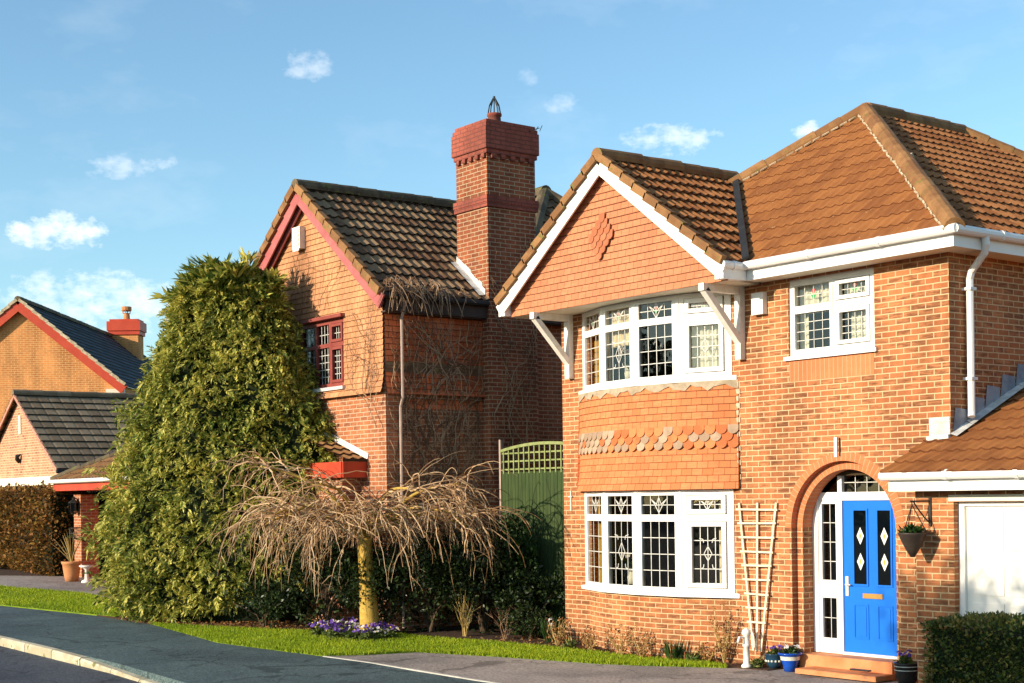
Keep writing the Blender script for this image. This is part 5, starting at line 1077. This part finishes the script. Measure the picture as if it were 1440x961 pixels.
bed_plant('blade', 'upright green bladed plant at the left corner of the bay bed, nearest the gate', -7.15, -.50, .42, .12)
bed_plant('dry', 'dry brown stemmed plant beside the left end of the bay brickwork', -6.85, -.62, .42, .20)
bed_plant('leaf', 'low leafy plant with short stems below the left side of the bay window', -6.45, -.68, .22, .12)
bed_plant('dry', 'small wispy brown plant below the left half of the bay window', -6.05, -.62, .34, .16)
bed_plant('dry', 'taller twiggy brown plant below the middle of the bay window', -5.35, -.62, .50, .28)
bed_plant('dry', 'twiggy brown plant just left of the green bladed clump below the bay', -4.95, -.58, .42, .2)
bed_plant('blade', 'dense green bladed clump below the right part of the bay window', -4.45, -.42, .34, .20)
bed_plant('leaf', 'low leafy plant right of the green bladed clump', -4.15, -.32, .20, .14)
bed_plant('dry', 'sparse brown plant left of the white garden pump', -3.95, -.22, .30, .2)
bed_plant('dry', 'tall thin yellowish plant climbing against the right end of the bay brickwork', -3.75, -.12, .85, .24)
bed_plant('leaf', 'little leafy plant at the foot of the fan trellis', -3.05, -.18, .2, .12)
bed_plant('leaf', 'small white flowered plant at the far left of the bay bed', -7.3, -.3, .35, .1)
np_quads('snowdrop_blooms', flowers((-7.3, -.3, .05), .12, .36, 5, .03), 'petal_w', bpy.data.objects['bed_plant.011'], bpy.data.objects['bed_plant.011'].location)
for i, (x, y, h) in enumerate(((-33.5, -2.35, .5), (-31.5, -2.45, .4), (-29.6, -2.4, .55), (-28.0, -2.5, .35))):
    b = (x, y, gz(x) + .02); t = thing('bed_plant', 'low green plant in the bed at the foot of the copper hedge', 'plant', b, 'plants below the copper hedge'); np_quads('leaves', tuft(b, .35, h, 220, .16), 'plant', t, b)
# ================================================================== POTS AND FIXTURES
def pot(label, x, y, z, prof, mat, band, plant, flower=None, tufts=(.12, .16), o=None, cat='flower pot', name='flower_pot', sc=1.0):
    prof = [(a_ * sc, b_ * sc) for a_, b_ in prof]; band = [(a_ * sc, b_ * sc, e_) for a_, b_, e_ in band] if band else None
    b = (x, y, z); t = thing(name, label, cat, b); mb = MB(); mb.lathe(prof, b, 28); mb.build('pot', mat, t, b, True)
    if band:
        for z0, z1, e in band:
            mb = MB(); rr_ = lambda zz: np.interp(zz, [p[1] for p in prof[1:5]], [p[0] for p in prof[1:5]]) + e; mb.lathe([(rr_(z0), z0), (rr_(z0) + .002, (z0 + z1) / 2), (rr_(z1), z1)], b, 28); mb.build('painted_band', 'band', t, b, True)
    top = max(p[1] for p in prof); mb = MB(); mb.lathe([(0, top - .03), (prof[-2][0], top - .03)], b, 20); mb.build('soil', 'soil', t, b)
    if plant: np_quads('leaves', tuft((x, y, z + top - .02), tufts[0], tufts[1], 130, .075), plant, t, b)
    if flower: np_quads('blooms', flowers((x, y, z + top), tufts[0] * 1.1, tufts[1] * .8, 9, .032), flower, t, b)
    return t
pot('bright blue glazed pot with pale patterned rim and white flowers', -2.50, -.14, .006, [(0, 0), (.115, 0), (.135, .12), (.165, .20), (.185, .29), (.225, .31), (.225, .335), (.19, .335), (.17, .28)], 'bluepot', [(.205, .275, .004)], 'laurel', 'petal_w', (.11, .12), sc=.74)
pot('smaller dark teal bowl pot with white dots beside the bright blue pot', -2.84, -.08, .014, [(0, 0), (.09, 0), (.135, .08), (.16, .16), (.165, .23), (.18, .245), (.18, .26), (.155, .26), (.14, .2)], 'darkpot', None, 'plant', 'petal_p', (.09, .11), sc=.76)
mb = MB(); b = (-2.84, -.08, .014)
for k in range(7): a = -2.9 + k * .45; r = .118; mb.lathe([(0, .122), (.017, .114), (.017, .092), (0, .084)], (b[0] + (r - .008) * math.cos(a), b[1] + (r - .008) * math.sin(a), b[2]), 8)
mb.build('white_dots', 'band', [o_ for o_ in bpy.data.objects if o_.name.startswith('flower_pot') and o_.parent is None][-1], b)
pot('black glazed pot with two pale rings at the foot of the right pier', -.52, -.24, .006, [(0, 0), (.12, 0), (.16, .1), (.185, .22), (.19, .32), (.20, .34), (.20, .36), (.17, .36), (.15, .3)], 'blackpot', [(.30, .312, .004), (.24, .252, .004)], 'plant', 'petal_p', (.10, .16), sc=.78)
t = pot('tall terracotta pot with bare upright stems in front of the far porch', -23.1, -2.1, gz(-23.1) + .01, [(0, 0), (.15, 0), (.175, .14), (.20, .30), (.21, .40), (.23, .41), (.23, .47), (.20, .47), (.185, .4)], 'terra', None, None); mb = MB()
for i in range(18):
    a = random.uniform(0, 6.28); o_ = random.uniform(.05, .48); hh = random.uniform(.4, .85); q = [V((-23.1 + o_ * s ** 1.3 * math.cos(a), -2.1 + o_ * s ** 1.3 * math.sin(a), gz(-23.1) + .43 + hh * s)) for s in (0, .35, .7, 1)]; mb.tube(q, [.012, .010, .008, .004], 4, False)
mb.build('stem', 'drystem', t, t.location)
t = thing('birdbath', 'tiny pale stone pedestal beside the terracotta pot', 'garden ornament', (-22.55, -1.95, gz(-22.55))); mb = MB(); mb.lathe([(0, 0), (.13, 0), (.12, .05), (.05, .08), (.04, .3), (.10, .36), (.17, .38), (.17, .41), (0, .38)], (-22.55, -1.95, gz(-22.55)), 14); mb.build('pedestal', 'timber', t, t.location, True)
# garden pump shaped ornament
b = (-3.17, -.27, .01); t = thing('garden_pump', 'small white hand pump ornament standing in the bed by the trellis', 'garden ornament', b); mb = MB()
mb.lathe([(0, 0), (.075, 0), (.075, .03), (.045, .06), (.040, .28), (.055, .29), (.055, .32), (.045, .34), (.045, .44), (.065, .46), (.06, .51), (.02, .54), (0, .545)], b, 14); mb.build('body', 'timber', t, b, True)
mb = MB(); mb.tube([(b[0], b[1] - .03, b[2] + .42), (b[0] - .02, b[1] - .12, b[2] + .42), (b[0] - .02, b[1] - .15, b[2] + .35)], .018, 8); mb.build('spout', 'timber', t, b)
mb = MB(); mb.tube([(b[0], b[1], b[2] + .50), (b[0] + .06, b[1] + .03, b[2] + .53), (b[0] + .10, b[1] + .04, b[2] + .42), (b[0] + .11, b[1] + .04, b[2] + .28)], .009, 6); mb.build('handle', 'timber', t, b)
# fan trellis against the wall
b = (-3.16, -.05, .2); t = thing('fan_trellis', 'pale wooden fan trellis leaning on the brick wall beside the arch', 'trellis', b); mb = MB()
for x0, x1 in ((-3.24, -3.50), (-3.17, -3.155), (-3.10, -2.81)): mb.beam((x0, -.06, .22), (x1, -.03, 2.27), .034, .016, (0, 1, 0))
mb.build('upright', 'trellis', t, b); mb = MB()
for k in range(9):
    z = .62 + k * .195; s = (z - .22) / 2.05; xa, xb = -3.24 - .26 * s - .05, -3.10 + .29 * s + .05; mb.beam((xa, -.078 + .03 * s, z), (xb, -.078 + .03 * s, z + random.uniform(-.01, .01)), .014, .026, (0, 0, 1))
mb.build('crossbar', 'trellis', t, b)
# wall bracket with conical hanging basket on the garage pier
hx, hy, hz_ = .02, -.80, 1.56; b = (hx, hy, hz_); t = thing('hanging_basket', 'dark conical hanging basket with green plant on a black bracket beside the blue door', 'hanging basket', b); mb = MB()
mb.lathe([(0, .06), (.025, .06), (.08, .15), (.13, .25), (.165, .33), (.175, .35), (.165, .35), (.15, .32), (0, .30)], b, 20); mb.build('basket', 'darkplastic', t, b, True); mb = MB()
for k in range(3): a = k * 2.1 + .5; mb.tube([(hx + .165 * math.cos(a), hy + .165 * math.sin(a), hz_ + .35), (hx, hy, hz_ + .68)], .006, 4)
mb.build('chain', 'black', t, b); np_quads('leaves', tuft((hx, hy, hz_ + .32), .15, .14, 220, .085), 'laurel', t, b)
b = (hx + .08, -.555, 2.2); t = thing('basket_bracket', 'black iron wall bracket holding the hanging basket under the garage eaves', 'bracket', b); mb = MB()
mb.box(hx + .065, hx + .095, -.572, -.553, 1.98, 2.32); mb.beam((hx + .08, -.565, 2.28), (hx, hy - .03, 2.28), .016, .02); mb.tube([(hx + .08, -.57, 2.02), (hx + .06, -.64, 2.08), (hx + .03, -.74, 2.2), (hx + .01, -.78, 2.27)], .009, 6); mb.tube([(hx, hy, 2.275), (hx, hy, 2.23)], .007, 5); mb.build('bracket_arm', 'black', t, b)
t = tag(MB().box(-1.36, -1.06, -.30, -.24, .13, .148).build('boot_scraper', 'black', None, (-1.2, -.27, .13)), 'black flat boot scraper lying on the terracotta doorstep', 'boot scraper'); t.location = (-1.2, -.27, .13)

# unseen tree added across the road to shade the garage
b = (-1.6, -18.2, -.1); st = thing('added_shade_tree', 'half bare tree added out of view across the road to shade the garage', 'tree', b); mb = MB(); rr = random.Random(21); top = V((-1.5, -18.2, 5.35)); mb.tube([(-1.6, -18.2, -.15), (-1.62, -18.2, 3), tuple(top)], [.2, .15, .12], 10); mb.build('trunk', 'bark', st, b); mb = MB(); ends = []
for i in range(26):
    dv = V((rr.gauss(0, 1), rr.gauss(0, .8), rr.uniform(-.3, 1.0))).normalized(); L0 = rr.uniform(1.1, 2.2); q = [top + dv * (L0 * m / 5) + V((rr.gauss(0, .1), rr.gauss(0, .1), rr.gauss(0, .1))) * (m / 5) for m in range(6)]; mb.tube(q, [.06, .045, .035, .025, .015, .008], 5)
    for j in range(9):
        m = rr.randrange(2, 6); d2 = (dv + V((rr.gauss(0, .6), rr.gauss(0, .6), rr.gauss(0, .5)))).normalized(); e = q[m] + d2 * rr.uniform(.3, .9); mb.tube([q[m], (q[m] + e) / 2 + V((0, 0, .04)), e], [.016, .011, .005], 4); ends += [tuple(e), tuple((q[m] + e) / 2)]
mb.build('branch', 'vine', st, b); e = np.repeat(np.array(ends), 20, 0) + R.normal(0, .2, (len(ends) * 20, 3)); np_quads('foliage', diamonds(e, unit(R.normal(size=e.shape)), .15 * R.uniform(.6, 1.2, len(e)), .09), 'ever', st, b)
for nm, lb, (wx, wy, wz) in (('flower_vase', 'vase of white flowers on the lower bay window sill behind the leaded glass', (-5.62, -.14, 1.06)), ('flower_vase', 'vase of white flowers on the upper bay window sill behind the leaded glass', (-5.62, -.14, 4.14))):
    t = thing(nm, lb, 'vase', (wx, wy, wz)); mb = MB(); mb.lathe([(0, 0), (.06, 0), (.075, .1), (.05, .18), (.06, .22)], (wx, wy, wz), 14); mb.build('vase', 'blind', t, (wx, wy, wz), True); np_quads('leaves', tuft((wx, wy, wz + .2), .12, .22, 60, .10), 'laurel', t, (wx, wy, wz)); np_quads('blooms', flowers((wx, wy, wz + .22), .16, .22, 12, .05), 'petal_w', t, (wx, wy, wz))
# unseen wood added behind the camera for the window panes to mirror
mb = MB(); lv = []; rr = random.Random(31)
for i in range(34):
    x = -190 + i * 6.6 + rr.uniform(-2, 2); y = -82 + rr.uniform(-6, 6); h = rr.uniform(9, 16); w_ = rr.uniform(3, 5); mb.tube([(x, y, -.2), (x + .3, y, h * .45), (x, y, h * .8)], [.35, .25, .1], 6); n = 420; v = unit(R.normal(size=(n, 3))); p = np.array([x, y, h * .62]) + v * np.array([w_, w_, h * .38]) * R.uniform(.55, 1.05, (n, 1)); lv.append(diamonds(p, unit(v + R.normal(0, .6, (n, 3))), 1.3 * R.uniform(.5, 1.2, n), .9))
wd = tag(np_quads('added_wood', np.concatenate(lv), 'ever'), kind='stuff'); mb.build('trunks', 'stemdark', wd)
# ================================================================== LIGHT, SKY, CAMERA
CLOUDS = [(-1.0467, 0.2826, 0.0201, 0.0127, 0.28), (-1.1677, 0.2154, 0.0291, 0.0116, 0.28), (-1.1387, 0.2191, 0.0095, 0.0074, 0.3), (-1.2083, 0.1737, 0.0402, 0.0148, 0.62), (-0.8783, 0.2585, 0.0159, 0.0106, 0.22), (-0.8987, 0.2763, 0.0095, 0.0074, 0.15), (-0.8023, 0.2341, 0.0402, 0.0132, 0.42), (-0.7118, 0.2342, 0.0137, 0.0085, 0.6), (-1.1788, 0.1277, 0.1057, 0.0264, 0.45), (-1.2275, 0.1153, 0.0634, 0.019, 0.35)]
CLOUDCOL = (8.0, 7.8, 7.6)
SAZ, SEL = rad(9), rad(17)      # sun to the left of the facade normal
sd = V((-math.sin(SAZ) * math.cos(SEL), -math.cos(SAZ) * math.cos(SEL), math.sin(SEL)))
L = bpy.data.lights.new('sun', 'SUN'); L.energy = 4.4; L.angle = rad(.5); L.color = (1.0, .86, .67); lo = bpy.data.objects.new('sun', L); COL.objects.link(lo); lo.rotation_euler = sd.to_track_quat('Z', 'Y').to_euler(); lo.location = sd * 40
CAM = V((10.98, -15.23, 2.4)); YAW, ROLL, F = .9133, -.01415, 2082.0
d = V((-math.sin(YAW), math.cos(YAW), 0)); r = V((math.cos(YAW), math.sin(YAW), 0)); u = V((0, 0, 1)); c_, s_ = math.cos(ROLL), math.sin(ROLL); r, u = r * c_ + u * s_, u * c_ - r * s_
cam = bpy.data.cameras.new('camera'); cam.sensor_width = 36; cam.lens = 36 * F / 1440; cam.shift_y = (698.9 - 480.5) / 1440; cam.clip_end = 3000; cam.clip_start = .1
co = bpy.data.objects.new('camera', cam); COL.objects.link(co); co.matrix_world = Matrix(((r.x, u.x, -d.x, CAM.x), (r.y, u.y, -d.y, CAM.y), (r.z, u.z, -d.z, CAM.z), (0, 0, 0, 1))); S.camera = co
W = bpy.data.worlds.new('World'); S.world = W; W.use_nodes = True; nt = W.node_tree; bg = nt.nodes['Background']
sky = nd(nt, 'ShaderNodeTexSky', sky_type='NISHITA', sun_disc=False, sun_elevation=SEL, sun_rotation=math.pi + SAZ, altitude=50, air_density=1.0, dust_density=.6, ozone_density=2.2)
tc_ = nd(nt, 'ShaderNodeTexCoord'); dirv = tc_.outputs['Generated']
def dot(v): n = nd(nt, 'ShaderNodeVectorMath', operation='DOT_PRODUCT'); nt.links.new(dirv, n.inputs[0]); n.inputs[1].default_value = v; return n.outputs['Value']
def mth(op, a, b=None, clampit=False):
    n = nd(nt, 'ShaderNodeMath', operation=op, use_clamp=clampit)
    for i, x in enumerate((a, b)):
        if x is None: continue
        if isinstance(x, (int, float)): n.inputs[i].default_value = x
        else: nt.links.new(x, n.inputs[i])
    return n.outputs[0]
n1 = noise(nt, scaled(nt, dirv, (62, 62, 105)), 1.0, 6, .62); n2 = noise(nt, scaled(nt, dirv, (7, 7, 16)), 1.0, 5, .6)
tot = None     # fair weather clouds, each at its own bearing and height in the sky
for az, el, w_, h_, st in CLOUDS:
    cdir = V((math.cos(el) * math.sin(az), math.cos(el) * math.cos(az), math.sin(el))); cr = V((math.cos(az), -math.sin(az), 0)); cu_ = cr.cross(cdir)
    if cu_.z < 0: cu_ = -cu_
    a_, b_ = mth('DIVIDE', dot(cr), w_), mth('DIVIDE', dot(cu_), h_); q = mth('ADD', mth('MULTIPLY', a_, a_), mth('MULTIPLY', b_, b_)); m = mth('MULTIPLY', mth('SUBTRACT', 1.0, q, True), mth('GREATER_THAN', dot(cdir), 0.0)); m = mth('MULTIPLY', m, 1.0, True); m = mth('MULTIPLY', mth('MULTIPLY', mth('SUBTRACT', mth('ADD', mth('MULTIPLY', m, 1.1), mth('MULTIPLY', n1, 3.4)), 2.15, True), 1.1, True), mth('MULTIPLY', mth('MULTIPLY', m, 3.0, True), st))
    tot = m if tot is None else mth('MAXIMUM', tot, m)
wisp = mth('MULTIPLY', mth('SUBTRACT', n2, .52, True), .45); tot = mth('MAXIMUM', tot, wisp)
tot = mth('MULTIPLY', tot, 1.0, True)
skyc = mix(nt, 1.0, sky.outputs[0], (.98, 1.15, 1.13), 'MULTIPLY')
col = mix(nt, tot, skyc, CLOUDCOL); nt.links.new(col, bg.inputs['Color']); bg.inputs['Strength'].default_value = .124
S.view_settings.view_transform = 'Standard'; S.view_settings.look = 'None'; S.view_settings.gamma = 1; S.view_settings.use_curve_mapping = False; S.view_settings.exposure = .70
S.render.engine = 'CYCLES'; S.cycles.use_denoising = True; S.cycles.max_bounces = 8; S.cycles.transparent_max_bounces = 12; S.cycles.caustics_reflective = False; S.cycles.caustics_refractive = False
